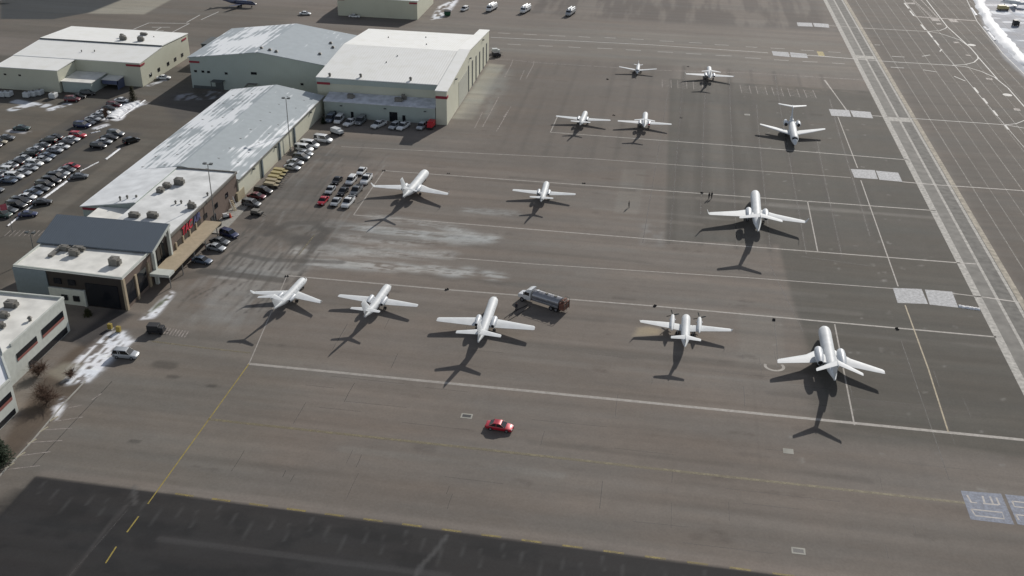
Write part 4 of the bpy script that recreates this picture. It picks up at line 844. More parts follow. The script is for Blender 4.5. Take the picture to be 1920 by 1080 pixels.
p_ = G(-6,4); jet('business_jet','pale jet cut by the upper left corner of the view',p_[0],p_[1],-75,L=15.5,span=15.5,dia=1.8,nose=6.5,sweep=1.6,cr=2.6,ct=1.1,dih=.6,tail='T',sz=4.4,ss=5.6,sy=-8,fin=4.6,er=.48,el=2.7,ey=-2,sch=1.1,finc=2.3,windows=5)
p_ = G(1906,13); jet('business_jet','jet parked on the slush beyond the snow bank, upper right corner',p_[0],p_[1],160,L=14,span=15,dia=1.7,nose=7,sweep=1.4,cr=2.6,ct=1.1,dih=.6,tail='T',sz=4.3,ss=5.4,sy=-6.4,fin=4.5,er=.48,el=2.6,ey=-.5,sch=1.1,finc=2.2,windows=4)

def propeller(rt_, x, y, z, rad, blades, parent, spin=.3):
    b = MB(); b.loft([[(x+math.cos(a)*q,y+yy,z+math.sin(a)*q) for a in [i*math.pi/6 for i in range(12)]] for yy,q in ((0,.24),(.2,.22),(.42,.10),(.52,.02))]); pr = b.build('propeller', M['white'], parent, smooth=50)
    for k in range(blades):
        a = spin+k*2*math.pi/blades; c_, s_ = math.cos(a), math.sin(a); b = MB(); rr = []
        for q,wd,tw in ((.12,.09,.9),(rad*.45,.13,.5),(rad*.85,.11,.3),(rad,.05,.25)):
            rr.append([(x+c_*q-s_*wd*u*math.cos(tw)*1, y+.15+wd*u*math.sin(tw)+v, z+s_*q+c_*wd*u*math.cos(tw)) for u,v in ((-1,0),(0,.02),(1,0),(0,-.02))])
        b.loft(rr); b.build('blade', M['doorg'], pr)
def turboprop():
    rt = jet('turboprop','white twin turboprop with T-tail and two long engine nacelles',8.0,180.6,89.3,L=14.2,span=17.6,dia=1.75,nose=5.3,sweep=.35,cr=2.6,ct=1.05,kink=(.36,.15,2.3),dih=.75,tail='T',sz=4.35,ss=5.6,sy=-8.6,fin=4.5,eng=False,sch=1.3,finc=2.3,windows=6,group='parked aircraft',cat='propeller plane',gearh=.95,wl=.6)
    for s in (-1,1):
        x = s*2.65; b = MB()
        b.loft([[(x+math.cos(a)*q,yy,1.78+zz+math.sin(a)*q*1.1) for a in [i*math.pi/8 for i in range(16)]] for yy,q,zz in ((3.9,.25,0),(3.7,.36,0),(2.9,.45,-.02),(1.2,.47,-.08),(-.6,.38,-.08),(-2.0,.12,.02))]); e_ = b.build('engine', M['white'], rt, smooth=50)
        propeller(rt, x, 3.9, 1.78, 1.32, 4, e_, .35)
        b = MB(); b.tube((x,3.3,1.38),(x,3.75,1.42),.2,.18); b.build('engine_intake', M['dark'], e_)
        for q in (-1,1):
            b = MB(); b.tube((x+q*.38,2.6,1.75),(x+q*.6,2.2,1.68),.1,.1); b.build('exhaust', M['polished'], e_)
turboprop()
rt = jet('propeller_plane','small single-engine white plane with slender wings facing the viewer, far row',-10.1,356.2,-89.5,L=9.4,span=12.9,dia=1.35,nose=4.0,sweep=.25,cr=1.7,ct=.95,dih=.75,tail='X',sz=1.6,ss=3.2,sy=-4.8,fin=2.9,eng=False,sch=.85,finc=1.5,windows=3,group='parked aircraft',cat='propeller plane',gearh=.85)
propeller(rt, 0, 3.95, 1.05, 1.0, 3, rt, .5)

# ------------------------------------------------------------------ vehicles
COL = dict(white=(.72,.73,.73), silver=(.40,.42,.44), grey=(.13,.14,.15), black=(.012,.012,.014), red=(.45,.012,.03), maroon=(.12,.012,.02), blue=(.025,.035,.10), bluegrey=(.10,.13,.18), beige=(.40,.35,.25), green=(.03,.06,.05), teal=(.30,.42,.42), tan=(.45,.40,.27))
def vehicle(kind):
    D = dict(sedan=(4.75,1.82,1.44,.86,.92,(-1.75,1.15),(-1.0,.35)), suv=(4.8,1.92,1.76,1.0,1.08,(-2.3,1.25),(-2.1,.5)), van=(5.4,2.0,2.1,1.1,1.2,(-2.6,1.75),(-2.5,1.0)), pickup=(5.7,1.98,1.85,1.05,1.12,(-.75,1.35),(-.6,.6)))[kind]
    L, W, H, hood, belt, gb, gt = D; hw = W/2; hl = L/2
    rt = thing(kind if kind != 'suv' else 'suv_car', '-', 'car' if kind in ('sedan','suv') else kind, (0,0,0))
    b = MB(); st = [(-hl,.80,.45,hood*.82),(-hl+.12,.93,.30,hood*.97),(-hl+.7,1,.26,belt),(gb[0]+.1,1,.26,belt),(0,1,.26,belt),(gb[1]-.1,1,.26,belt-.02),(gb[1]+.2,1,.26,hood+.02),(hl-.55,.98,.26,hood-.07),(hl-.14,.92,.30,hood-.2),(hl,.78,.42,hood-.34)]
    rings = []
    for y,wf,z0,z1 in st:
        w_ = hw*wf; rings.append([(-w_*.92,y,z0),(-w_,y,z0+.18),(-w_,y,z1-.16),(-w_*.93,y,z1-.03),(-w_*.80,y,z1),(w_*.80,y,z1),(w_*.93,y,z1-.03),(w_,y,z1-.16),(w_,y,z0+.18),(w_*.92,y,z0)])
    b.loft(rings)
    tw = hw*(.78 if kind != 'van' else .86); bw = hw*.94; zt = H-.06
    # roof slab and pillars
    b.frus([(-tw,gt[0],zt-.02),(tw,gt[0],zt-.02),(tw,gt[1],zt-.02),(-tw,gt[1],zt-.02)],[(-tw*.9,gt[0]+.12,H),(tw*.9,gt[0]+.12,H),(tw*.9,gt[1]-.14,H),(-tw*.9,gt[1]-.14,H)])
    def pil(yb,yt,wd):
        for s in (-1,1): b.frus([(s*bw-s*.02,yb-wd,belt-.03),(s*bw+s*.015,yb-wd,belt-.03),(s*bw+s*.015,yb+wd,belt-.03),(s*bw-s*.02,yb+wd,belt-.03)],[(s*tw-s*.02,yt-wd,zt),(s*tw+s*.015,yt-wd,zt),(s*tw+s*.015,yt+wd,zt),(s*tw-s*.02,yt+wd,zt)])
    pil(gb[0]+.05,gt[0]+.05,.06); pil(gb[1]-.05,gt[1]-.05,.05); pil((gb[0]+gb[1])/2-.1,(gt[0]+gt[1])/2-.1,.05)
    if kind in ('suv','van'): pil(gb[0]*.62+gb[1]*.38-.1,gt[0]*.62+gt[1]*.38-.1,.08 if kind == 'suv' else .25)
    body = b.build('body', M['paint'], rt, smooth=38)
    A = [(-bw,gb[0],belt-.02),(bw,gb[0],belt-.02),(bw,gb[1],belt-.02),(-bw,gb[1],belt-.02)]; T = [(-tw,gt[0],zt),(tw,gt[0],zt),(tw,gt[1],zt),(-tw,gt[1],zt)]
    for nm,i,j in (('rear_window',0,1),('side_window',1,2),('windscreen',2,3),('side_window',3,0)):
        q = MB(); q.add([A[i],A[j],T[j],T[i]],[(0,1,2,3)]); q.build(nm, M['glass'], rt)
    if kind == 'pickup':
        q = MB(); q.box(-hw*.82,hw*.82,-hl+.18,gb[0]-.12,belt-.02,belt+.012); q.build('cargo_bed', M['trim'], rt)
        q = MB(); q.box(-hw*.97,-hw*.84,-hl+.1,gb[0]-.05,belt,belt+.14); q.box(hw*.84,hw*.97,-hl+.1,gb[0]-.05,belt,belt+.14); q.box(-hw*.84,hw*.84,-hl+.05,-hl+.17,belt,belt+.14); q.build('bed_rail', M['paint'], rt)
    for sx0 in (-1,1):
        for yy in (hl-.95,-hl+1.0):
            q = MB(); q.tube((sx0*(hw-.2),yy,.34),(sx0*(hw+.015),yy,.34),.34,n=16); wo = q.build('wheel', M['tyre'], rt, smooth=40)
            q = MB(); q.tube((sx0*(hw+.012),yy,.34),(sx0*(hw+.025),yy,.34),.2,n=12); q.build('rim', M['rim'], wo)
        q = MB(); q.frus([(sx0*hw*.45,hl-.2,hood-.36),(sx0*hw*.82,hl-.2,hood-.36),(sx0*hw*.80,hl-.05,hood-.36),(sx0*hw*.45,hl+.01,hood-.36)],[(sx0*hw*.45,hl-.3,hood-.19),(sx0*hw*.86,hl-.3,hood-.19),(sx0*hw*.82,hl-.11,hood-.2),(sx0*hw*.45,hl-.06,hood-.2)]); q.build('headlight', M['lamp'], rt)
        q = MB(); q.box(min(sx0*hw*.6,sx0*hw*.93),max(sx0*hw*.6,sx0*hw*.93),-hl-.005,-hl+.13,hood-.3,hood-.1); q.build('tail_light', M['red'], rt)
    return rt
PROTO = {}
def car(kind, x, y, head, col, label, group):
    if kind not in PROTO:
        PROTO[kind] = vehicle(kind); o = PROTO[kind]; kids(o)
        for c in kids(o): kids(c)
        o.location = (x,y,0); o.rotation_euler = (0,0,R(head-90)); tag(o, label, o['category'], group)
    else: o = dup(PROTO[kind], (x,y,0), R(head-90), label, group)
    q_ = rg.uniform(.93,1.04) if 'car park' in group else 1.0; o.scale = (q_*rg.uniform(.97,1.03), q_, q_*rg.uniform(.95,1.04)) if q_ != 1 else (1,1,1)
    for c in (o.children if o is not PROTO[kind] else kids(o)):
        if c.name.split('.')[0] in ('body','bed_rail'): c.color = (*COL[col],1)
    return o
def paintcars():
    pass
ORD = ['first','second','third','fourth','fifth','sixth','seventh','eighth','ninth','tenth','eleventh','twelfth','thirteenth','fourteenth','fifteenth','sixteenth','seventeenth','eighteenth','nineteenth','twentieth']
kindword = dict(sedan='sedan', suv='SUV', van='van', pickup='pickup truck')
rg = random.Random(11)
def row(items, x, head, where, group):
    for i,(y,kind,col) in enumerate(sorted(items, reverse=True)):
        cw = {'bluegrey':'blue-grey'}.get(col,col)
        car(kind, x+rg.uniform(-.3,.3), y+rg.uniform(-.15,.15), head+rg.uniform(-2,2), col, f'{cw} {kindword[kind]} {ORD[i]} from the far end of {where}', group)
LOT = 'cars in the left car park'
row([(259.4,'suv','red'),(256.3,'sedan','white'),(253.4,'sedan','black'),(250.6,'sedan','white'),(247.6,'sedan','silver'),(243.2,'sedan','bluegrey'),(240.4,'sedan','silver'),(237.4,'suv','white'),(234.3,'sedan','silver'),(231.1,'sedan','silver'),(228.2,'suv','white'),(225.6,'sedan','bluegrey'),(219.4,'sedan','grey')], -163.2, 0, 'the right half of the double row', LOT)
row([(256.6,'sedan','black'),(253.6,'suv','black'),(250.3,'sedan','grey'),(246.9,'sedan','silver'),(243.3,'suv','black'),(240.1,'sedan','silver'),(237.2,'sedan','black'),(234.6,'sedan','silver'),(231.7,'suv','white'),(228.3,'sedan','white'),(225,'sedan','grey'),(221.5,'suv','black')], -168.6, 180, 'the left half of the double row', LOT)
row([(237.6,'sedan','red'),(235.0,'sedan','grey'),(232.4,'sedan','silver'),(229.8,'suv','black'),(227.2,'suv','black'),(224.6,'suv','black'),(222.0,'sedan','grey'),(219.4,'sedan','bluegrey'),(216.8,'sedan','white'),(214.1,'suv','black'),(211.4,'suv','black'),(208.6,'sedan','grey'),(206,'suv','green')], -153, 0, 'the single row nearest the terminal', LOT)
row([(231.5,'sedan','grey'),(214.5,'sedan','black'),(207.5,'sedan','blue')], -147.6, 20, 'the kerb beside that single row', LOT)
row([(286.4,'suv','maroon'),(282.9,'sedan','black'),(279.6,'sedan','white'),(276.6,'sedan','silver'),(273.2,'sedan','silver'),(270.0,'sedan','grey'),(267.4,'suv','blue'),(291.0,'sedan','white')], -166.2, 0, 'the upper row by the snow pile', LOT)
row([(262.8,'suv','grey'),(259.4,'sedan','black'),(256.3,'sedan','silver'),(252.8,'suv','black')], -153.6, 0, 'the short middle cluster', LOT)
row([(258.5,'suv','black')], -146.8, 60, 'the short kerb right of the middle cluster', LOT)
row([(253.8,'sedan','grey'),(250.2,'sedan','beige'),(247.2,'suv','black'),(244.0,'sedan','silver'),(241.0,'sedan','grey'),(261.7,'sedan','green')], -181.8, 10, 'the far left edge row', LOT)
row([(288.6,'suv','maroon'),(291.8,'sedan','black')], -181.0, 15, 'the snowy hangar patch', LOT)
car('suv',-179.6,295.0,20,'black','black SUV tucked against the small annex of the cream hangar',LOT)
car('sedan',-164.0,315.6,12,'white','white sedan alone beside the east wall of the cream hangar','cars by the hangars')
# along the apron side of the terminal
TR = 'vehicles along the terminal front'
for kind,x,y,col,hd,label in [('van',-94.6,269.8,'white',-10,'white van at the far end of the terminal row'),('van',-96.9,265.0,'white',-8,'white van second from the far end of the terminal row'),('van',-97.5,261.6,'white',-8,'white van third from the far end of the terminal row'),('sedan',-96.2,258.6,'silver',-6,'silver sedan between white vans and the grey car of the terminal row'),('suv',-96.2,255.6,'grey',-6,'grey SUV in the middle of the terminal row'),('sedan',-96.6,251.9,'silver',-8,'silver sedan just beyond the last silver car before the yellow carts'),('sedan',-96.2,248.2,'silver',-10,'silver sedan next to the yellow carts'),('suv',-97.8,231.4,'black',-8,'black SUV with silver roof reflection nearest the yellow carts'),('sedan',-98.3,228.2,'maroon',-8,'maroon sedan squeezed between the black and the dark grey SUV'),('suv',-97.8,223.4,'grey',-10,'dark grey SUV beside the beige refuse enclosure'),
    ('suv',-96.4,206.0,'blue',-22,'dark blue SUV parked nose out by the canopy'),('sedan',-97.0,202.0,'grey',-12,'grey sedan between the blue SUV and the silver car'),('sedan',-96.6,198.8,'silver',-12,'silver car second from the near end by the canopy'),('sedan',-97.0,192.2,'bluegrey',-10,'blue-grey sedan nearest the end of the canopy')]:
    car(kind,x,y,hd,col,label,TR)
CL = 'cars clustered left of the tall-finned jet'
for kind,x,y,col,label in [('sedan',-81.3,228.6,'red','bright red car at the near left corner of the car cluster'),('sedan',-78.0,228.5,'silver','silver sedan in the front line of the cluster between red car and pickup'),('pickup',-74.9,228.6,'white','white pickup in the front line of the cluster nearest the viewer'),('sedan',-81.6,235.4,'silver','silver car right behind the red one'),('sedan',-78.2,235.1,'black','black sedan in the centre of the cluster'),('pickup',-75.0,236.0,'grey','dark grey pickup in the middle line of the cluster'),('suv',-78.2,242.4,'white','white SUV in the third line of the cluster'),('pickup',-74.6,243.8,'white','white pickup with dark bed at the right of the cluster'),('sedan',-81.8,241.8,'black','black sedan at the far left of the cluster'),('sedan',-77.4,249.2,'white','white sedan farthest back in the cluster')]:
    car(kind,x,y,-92+rg.uniform(-2,2),col,label,CL)
HB = 'vehicles in the shade of the large hangar'
for kind,x,y,col,hd,label in [('van',-98.0,287.4,'bluegrey',-90,'blue-grey van at the left end of the shaded hangar yard'),('van',-95.2,286.9,'white',-90,'white van second from left in the shaded hangar yard'),('pickup',-91.2,285.2,'white',-110,'white pickup left of the dark van in the shaded hangar yard'),('van',-88.6,287.0,'grey',-95,'dark van in the middle of the shaded hangar yard'),('pickup',-82.6,285.2,'white',-115,'white pickup standing alone in the middle of the shaded yard'),('suv',-77.8,285.0,'silver',-105,'silver SUV right of the wide dark doorway'),('pickup',-75.2,285.2,'white',-105,'white pickup beside the silver SUV by the doorway'),('suv',-69.9,286.4,'silver',-100,'silver SUV beside the red utility cart')]:
    car(kind,x,y,hd,col,label,HB)
car('sedan',-22.6,143.0,-6,'red','lone red car driving across the near apron','car') if False else car('sedan',-22.7,143.1,-5,'red','lone red sedan on the empty near apron','cars on the open apron')
car('suv',-94.9,153.0,2,'silver','silver SUV turning beside the snowy bed at lower left','cars on the open apron')
car('sedan',-147.1,408.8,5,'white','white car at the top left of the cream hangar wall','cars by the hangars'); car('sedan',-126.5,409.0,3,'white','white car in the shade of the cream hangar at the top','cars by the hangars')
car('suv',-85.6,430.5,-105,'white','white SUV leftmost of the four vehicles at the top','vehicles at the top edge')

def utility_truck(x,y,hd,label,col='white'):
    rt = thing('utility_truck', label, 'truck', (x,y,0), R(hd-90), 'vehicles at the top edge')
    b = MB(); b.box(-1.15,1.15,-3.6,3.5,.55,.85); b.build('chassis', M['trim'], rt)
    b = MB(); b.loft([[(-1.1,1.5,.6),(-1.1,1.5,2.6),(1.1,1.5,2.6),(1.1,1.5,.6)],[(-1.1,2.7,.6),(-1.1,2.7,2.5),(1.1,2.7,2.5),(1.1,2.7,.6)],[(-1.08,3.3,.6),(-1.08,3.3,1.6),(1.08,3.3,1.6),(1.08,3.3,.6)],[(-1.0,4.1,.6),(-1.0,4.1,1.35),(1.0,4.1,1.35),(1.0,4.1,.6)]]); c=b.build('cab', M['paint'], rt, bevel=.08); c.color=(*COL[col],1)
    b = MB(); b.add([(-.95,2.75,2.4),(.95,2.75,2.4),(.95,3.3,1.66),(-.95,3.3,1.66)],[(0,1,2,3)]); b.build('windscreen', M['glass'], rt)
    for s in (-1,1):
        b = MB(); b.add([(s*1.106,1.7,1.6),(s*1.106,2.8,1.6),(s*1.106,2.6,2.35),(s*1.106,1.7,2.35)],[(0,1,2,3)]); b.build('side_window', M['glass'], rt)
        b = MB(); b.tube((s*.6,-3.5,2.55),(s*.6,2.2,2.75),.28,n=10); c=b.build('roof_tube', M['paint'], rt, smooth=40); c.color=(*COL[col],1)
        for yy in (2.9,-2.2):
            b = MB(); b.tube((s*.8,yy,.48),(s*1.15,yy,.48),.48,n=16); b.build('wheel', M['tyre'], rt, smooth=40)
    b = MB(); b.box(-1.12,1.12,-3.6,1.4,.86,2.2); c=b.build('service_body', M['paint'], rt, bevel=.06); c.color=(*COL[col],1)
utility_truck(-74.6,433.4,-103,'white utility truck with roof tubes, second of four at the top'); utility_truck(-60.4,433.8,-103,'white utility truck with roof tubes, third of four at the top'); utility_truck(-41.6,433.4,-101,'silver utility truck standing apart at the right end of the top line','silver')

# fuel truck ---------------------------------------------------------------
def fueltruck():
    hd = 157; rt = thing('fuel_truck', 'grey tanker truck with white cab refuelling the straight-winged jet', 'fuel truck', (-21.1,187.2,0), R(hd-90))
    b = MB(); b.box(-.55,.55,-4.9,4.6,.6,.95); b.build('chassis', M['trim'], rt)
    b = MB(); n=18; sec=[(-4.4,.2),(-4.35,.8),(-4.2,1),(1.9,1),(2.05,.8),(2.1,.2)]
    b.loft([[(math.cos(a)*1.22*k,y,2.0+math.sin(a)*.92*k) for a in [i*2*math.pi/n for i in range(n)]] for y,k in sec]); tk=b.build('tank', M['tank'], rt, smooth=45)
    b = MB(); b.box(-1.22,-.95,-4.2,1.9,1.0,1.5); b.box(.95,1.22,-4.2,1.9,1.0,1.5); b.build('side_locker', M['tank'], rt, bevel=.04)
    for y in (-3,-.9,1.1):
        b = MB(); b.tube((0,y,2.86),(0,y,3.1),.32,n=12); b.build('manhole', M['white'] if y > 0 else M['unit'], tk, smooth=40)
    b = MB()
    for s in (-.42,.42): b.tube((s,-4.1,3.15),(s,1.8,3.15),.03,n=6)
    for y in (-4,-2,0,1.7):
        for s in (-.42,.42): b.tube((s,y,2.8),(s,y,3.15),.03,n=6)
    b.build('handrail', M['unit'], tk)
    b = MB(); b.loft([[(-1.15,2.35,.7),(-1.15,2.35,2.75),(1.15,2.35,2.75),(1.15,2.35,.7)],[(-1.15,3.6,.7),(-1.12,3.6,2.7),(1.12,3.6,2.7),(1.15,3.6,.7)],[(-1.12,4.1,.7),(-1.1,4.1,1.75),(1.1,4.1,1.75),(1.12,4.1,.7)],[(-1.0,5.4,.7),(-.95,5.4,1.5),(.95,5.4,1.5),(1.0,5.4,.7)]]); c=b.build('cab', M['paint'], rt, bevel=.1); c.color=(*COL['white'],1)
    b = MB(); b.add([(-1.0,3.68,2.55),(1.0,3.68,2.55),(1.0,4.09,1.85),(-1.0,4.09,1.85)],[(0,1,2,3)]); b.build('windscreen', M['glass'], rt)
    for s in (-1,1):
        b = MB(); b.add([(s*1.158,2.6,1.8),(s*1.158,3.75,1.8),(s*1.14,3.6,2.5),(s*1.155,2.6,2.5)],[(0,1,2,3)]); b.build('side_window', M['glass'], rt)
        for y in (4.3,-2.6,-3.75):
            b = MB(); b.tube((s*.75,y,.5),(s*1.18,y,.5),.5,n=18); wv=b.build('wheel', M['tyre'], rt, smooth=40)
            b = MB(); b.tube((s*1.175,y,.5),(s*1.2,y,.5),.28,n=12); b.build('rim', M['rim'], wv)
        b = MB(); b.box(s*1.2,s*1.45,3.75,3.85,1.9,2.5); b.build('mirror', M['trim'], rt)
        b = MB(); b.box(s*.75-.2,s*.75+.2,5.35,5.43,1.0,1.25); b.build('headlight', M['lamp'], rt)
    b = MB(); b.frus([(-1.1,2.2,2.78),(1.1,2.2,2.78),(1.1,3.5,2.78),(-1.1,3.5,2.78)],[(-1.05,2.2,3.25),(1.05,2.2,3.25),(.95,2.9,3.1),(-.95,2.9,3.1)]); c=b.build('wind_deflector', M['paint'], rt); c.color=(*COL['white'],1)
    rb = mat('rust_cabinet', (.19,.085,.06), .8, var=.3)
    b = MB(); b.box(-1.15,1.15,-5.6,-4.45,.75,2.3); b.build('pump_cabinet', rb, rt, bevel=.05)
    b = MB()
    for s in (-1.1,0,1.1):
        b.tube((s,-5.65,.5),(s,-5.65,2.9),.05); b.tube((s,-5.65,2.9),(s,-4.5,2.9),.05)
    b.tube((-1.1,-5.65,2.9),(1.1,-5.65,2.9),.05); b.tube((-1.1,-5.65,1.9),(1.1,-5.65,1.9),.05)
    b.build('ladder_frame', M['unit'], rt)
    b = MB(); b.tube((-.7,-5.0,2.55),(.7,-5.0,2.55),.35,n=14); b.build('hose_reel', rb, rt, smooth=40)
fueltruck()
# fuel hose lying on the ground
b = MB(); pts = [G(*p) for p in ((990,572),(968,582),(955,590),(946,597))]
for a,c in zip(pts[:-1],pts[1:]): b.tube((a[0],a[1],.08),(c[0],c[1],.08),.07,n=6)
pts = [G(*p) for p in ((995,575),(975,588),(962,596),(952,602))]
for a,c in zip(pts[:-1],pts[1:]): b.tube((a[0],a[1],.08),(c[0],c[1],.08),.05,n=6)
tag(b.build('fuel_hose', M['hose']), 'black fuel hose lying between tanker and straight-winged jet', 'hose')

# ------------------------------------------------------------------ ground equipment
def cart(name, label, x, y, hd, m_, L=2.8, W=1.5, h=1.2, cat='cart', group=None):
    rt = thing(name, label, cat, (x,y,0), R(hd-90), group)
    b = MB(); b.box(-W/2,W/2,-L/2,L/2,.4,.6); b.build('deck', M['trim'], rt)
    b = MB(); b.box(-W*.46,W*.46,-L*.46,L*.2,.6,h+.3); b.box(-W*.4,W*.4,L*.2,L*.46,.6,h-.1); b.build('housing', m_, rt, bevel=.06)
    b = MB(); b.tube((0,L/2,.45),(0,L/2+1.0,.2),.05); b.build('tow_bar', M['trim'], rt)
    for s in (-1,1):
        for yy in (-L*.32,L*.32):
            b = MB(); b.tube((s*(W/2-.15),yy,.26),(s*(W/2+.05),yy,.26),.26,n=12); b.build('wheel', M['tyre'], rt, smooth=40)
    return rt
for i,(x,y,w_) in enumerate([(-98.2,245.2,'farthest'),(-98.0,242.8,'second farthest'),(-97.9,240.4,'middle'),(-97.6,238.0,'second nearest'),(-97.2,235.6,'nearest')]):
    cart('baggage_cart', f'yellow ground cart, {w_} of the five along the terminal wall', x, y, -8, M['yellowm'] if i < 3 else M['beige'], 4.2, 1.5, .9, 'cart', 'yellow ground carts')
cart('tow_tractor','grey tow tractor in front of the dark grey SUV',-94.6,218.6,-10,M['unit'],2.8,1.7,1.0,'tractor')
cart('tow_tractor','white tow tractor in the shaded hangar yard',-92.6,276.6,-30,mat('tug_white',(.6,.62,.62),.5),4.0,2.0,1.5,'tractor')
cart('utility_cart','red utility cart with white top at the hangar corner',-67.3,287.2,-95,M['redpaint'],3.6,1.9,1.9,'cart')
cart('ground_power_unit','dark ground unit at the far corner of the large hangar',-61.0,365.4,30,M['trim'],3.0,1.8,1.4,'ground unit'); cart('ground_power_unit','white ground unit at the far corner of the large hangar',-62.0,369.5,20,mat('gpu_white',(.6,.62,.6),.5),3.0,1.8,1.6,'ground unit')
cart('ground_power_unit','dark generator cart at the edge of the snowy bed',-93.4,162.4,5,M['trim'],3.4,1.8,1.5,'ground unit')
cart('yellow_machine','yellow and dark machine on the slush beyond the snow bank',*G(1880,19)[:2],10,M['yellowm'],5,2.2,1.8,'machine'); cart('dark_bin','dark container on the slush beyond the snow bank',*G(1904,48)[:2],10,M['trim'],2.6,2.0,2.0,'container')
WB = 'white boxes along the cream hangar wall'
for i,(px,py) in enumerate([(7,181),(17,181),(52,182),(64,180),(75,178),(101,184)]):
    x,y,_ = G(px,py); rt = thing('storage_box', f'white equipment box, {ORD[i]} from the left along the cream hangar wall', 'box', (x,y,0), 0, WB)
    b = MB(); b.box(-1.0,1.0,-1.2,1.2,.15,1.7); b.build('shell', mat('box_white',(.55,.57,.57),.6) if i == 0 else bpy.data.materials['box_white'], rt, bevel=.2)
    b = MB(); b.box(-.9,.9,-1.1,1.1,0,.15); b.build('skid', M['trim'], rt); b = MB(); b.tube((0,0,1.7),(0,0,1.95),.4,n=10); b.build('cap', M['unit'], rt)
x,y,_ = G(839,29); rt = thing('dumpster','dark green dumpster beside the snow patch at the top','dumpster',(x,y,0),R(10))
b = MB(); b.frus([(-1.2,-.8,.15),(1.2,-.8,.15),(1.2,.8,.15),(-1.2,.8,.15)],[(-1.4,-1.0,1.7),(1.4,-1.0,1.7),(1.4,1.0,1.7),(-1.4,1.0,1.7)]); b.build('bin', M['green'], rt, bevel=.05)
b = MB(); b.frus([(-1.4,-1.0,1.72),(1.4,-1.0,1.72),(1.4,1.0,1.72),(-1.4,1.0,1.72)],[(-1.35,-.9,1.85),(1.35,-.9,1.85),(1.35,1.0,2.0),(-1.35,1.0,2.0)]); b.build('lid', M['trim'], rt)
# boarding stairs, cones, boxes beside the canopy
rt = thing('boarding_stairs','tan boarding stairs standing near the lamp pole','stairs',(*G(437,392)[:2],0),R(40))
b = MB()
for k in range(7): b.box(-.5,.5,-1.6+k*.38,-1.2+k*.38,.1+k*.28,.2+k*.28)
b.build('step', mat('stairs_tan',(.5,.42,.28),.7), rt)
b = MB()
for s in (-.55,.55): b.tube((s,-1.5,1.0),(s,1.0,2.9),.05); b.tube((s,-1.5,.1),(s,-1.5,1.0),.05); b.tube((s,1.0,0),(s,1.0,2.9),.05)
b.build('handrail', M['white'], rt)
def cone(x, y, label, s=1.0):
    rt = thing('traffic_cone', label, 'cone', (x,y,0), 0, 'orange cones')
    b = MB(); b.tube((0,0,.04),(0,0,.8*s),.24*s,.05*s,n=14); b.build('body', M['orange'], rt, smooth=40)
    b = MB(); b.box(-.3*s,.3*s,-.3*s,.3*s,0,.045); b.build('base', M['trim'], rt)
cone(*G(432,409)[:2],'orange marker cone beside the tan canopy',1.7); cone(*G(284,619)[:2],'orange cone beside the white hatching at the snowy bed',1.6)
rt = cart('fire_bottle_cart','white-topped fire bottle cart beside the tan canopy',*G(424,410)[:2],40,mat('cart_white',(.6,.6,.6),.5),1.6,.9,1.1,'cart')
rt = thing('planter','dark planter at the corner of the tan canopy','planter',(*G(411,424)[:2],0))
b = MB(); b.tube((0,0,0),(0,0,.8),.5,.7,n=12); b.build('pot', M['trim'], rt, smooth=40)
b = MB(); r0 = random.Random(9)
for k in range(60):
    a = r0.uniform(0,6.28); q = r0.uniform(0,.8); z = .8+r0.uniform(0,.7); p = Vector((q*math.cos(a),q*math.sin(a),z)); u = Vector((r0.uniform(-.2,.2),r0.uniform(-.2,.2),r0.uniform(-.1,.2)))
    b.add([p,p+u,p+u+Vector((.05,-.1,.15))],[(0,1,2)])
b.build('foliage', M['needle'], rt)
# yellow hydrant-like posts at the bed
for i,(px,py,l_) in enumerate([(223,622,'yellow utility box at the corner of the snowy bed, right of its twin'),(207,617,'yellow utility box at the corner of the snowy bed, left of its twin')]):
    rt = thing('utility_box', l_, 'utility box', (*G(px,py)[:2],0), 0, 'yellow utility boxes')
    b = MB(); b.box(-.4,.4,-.35,.35,.1,1.2); b.build('cabinet', mat('utility_yellow',(.33,.25,.06),.6) if i == 0 else bpy.data.materials['utility_yellow'], rt, bevel=.06); b = MB(); b.box(-.6,.6,-.5,.5,0,.1); b.build('base', M['kerb'], rt)
# wheel stops
for i,(px,py,hd) in enumerate([(101,786,75),(82,806,75),(60,829,75),(39,854,75),(18,874,75)]):
    x,y,_ = G(px,py); b = MB(); b.frus([(-.1,-.9,0),(.1,-.9,0),(.1,.9,0),(-.1,.9,0)],[(-.06,-.86,.14),(.06,-.86,.14),(.06,.86,.14),(-.06,.86,.14)])
    o = b.build('wheel_stop', mat('stop_cream',(.5,.45,.33),.8) if i == 0 else bpy.data.materials['stop_cream']); o.location = (x,y,0); o.rotation_euler = (0,0,R(-20))
    tag(o, f'cream concrete wheel stop, {ORD[i]} from the far end of the parking bays at lower left', 'wheel stop', 'wheel stops at lower left')
# kerb along the bed
b = MB()
kp = P2((-40,935),(60,828),(120,757),(160,715)); b.line(kp, .25, .13); n_ = len(b.v)
ko = MB()
for a,c in zip(kp[:-1],kp[1:]):
    d_ = np.array(c)-np.array(a); d_ /= np.linalg.norm(d_); nn = np.array([-d_[1],d_[0]])*.12
    ko.prism([tuple(np.array(a)-nn),tuple(np.array(c)-nn),tuple(np.array(c)+nn),tuple(np.array(a)+nn)],0,.13)
struct(ko.build('kerb', M['kerb']))
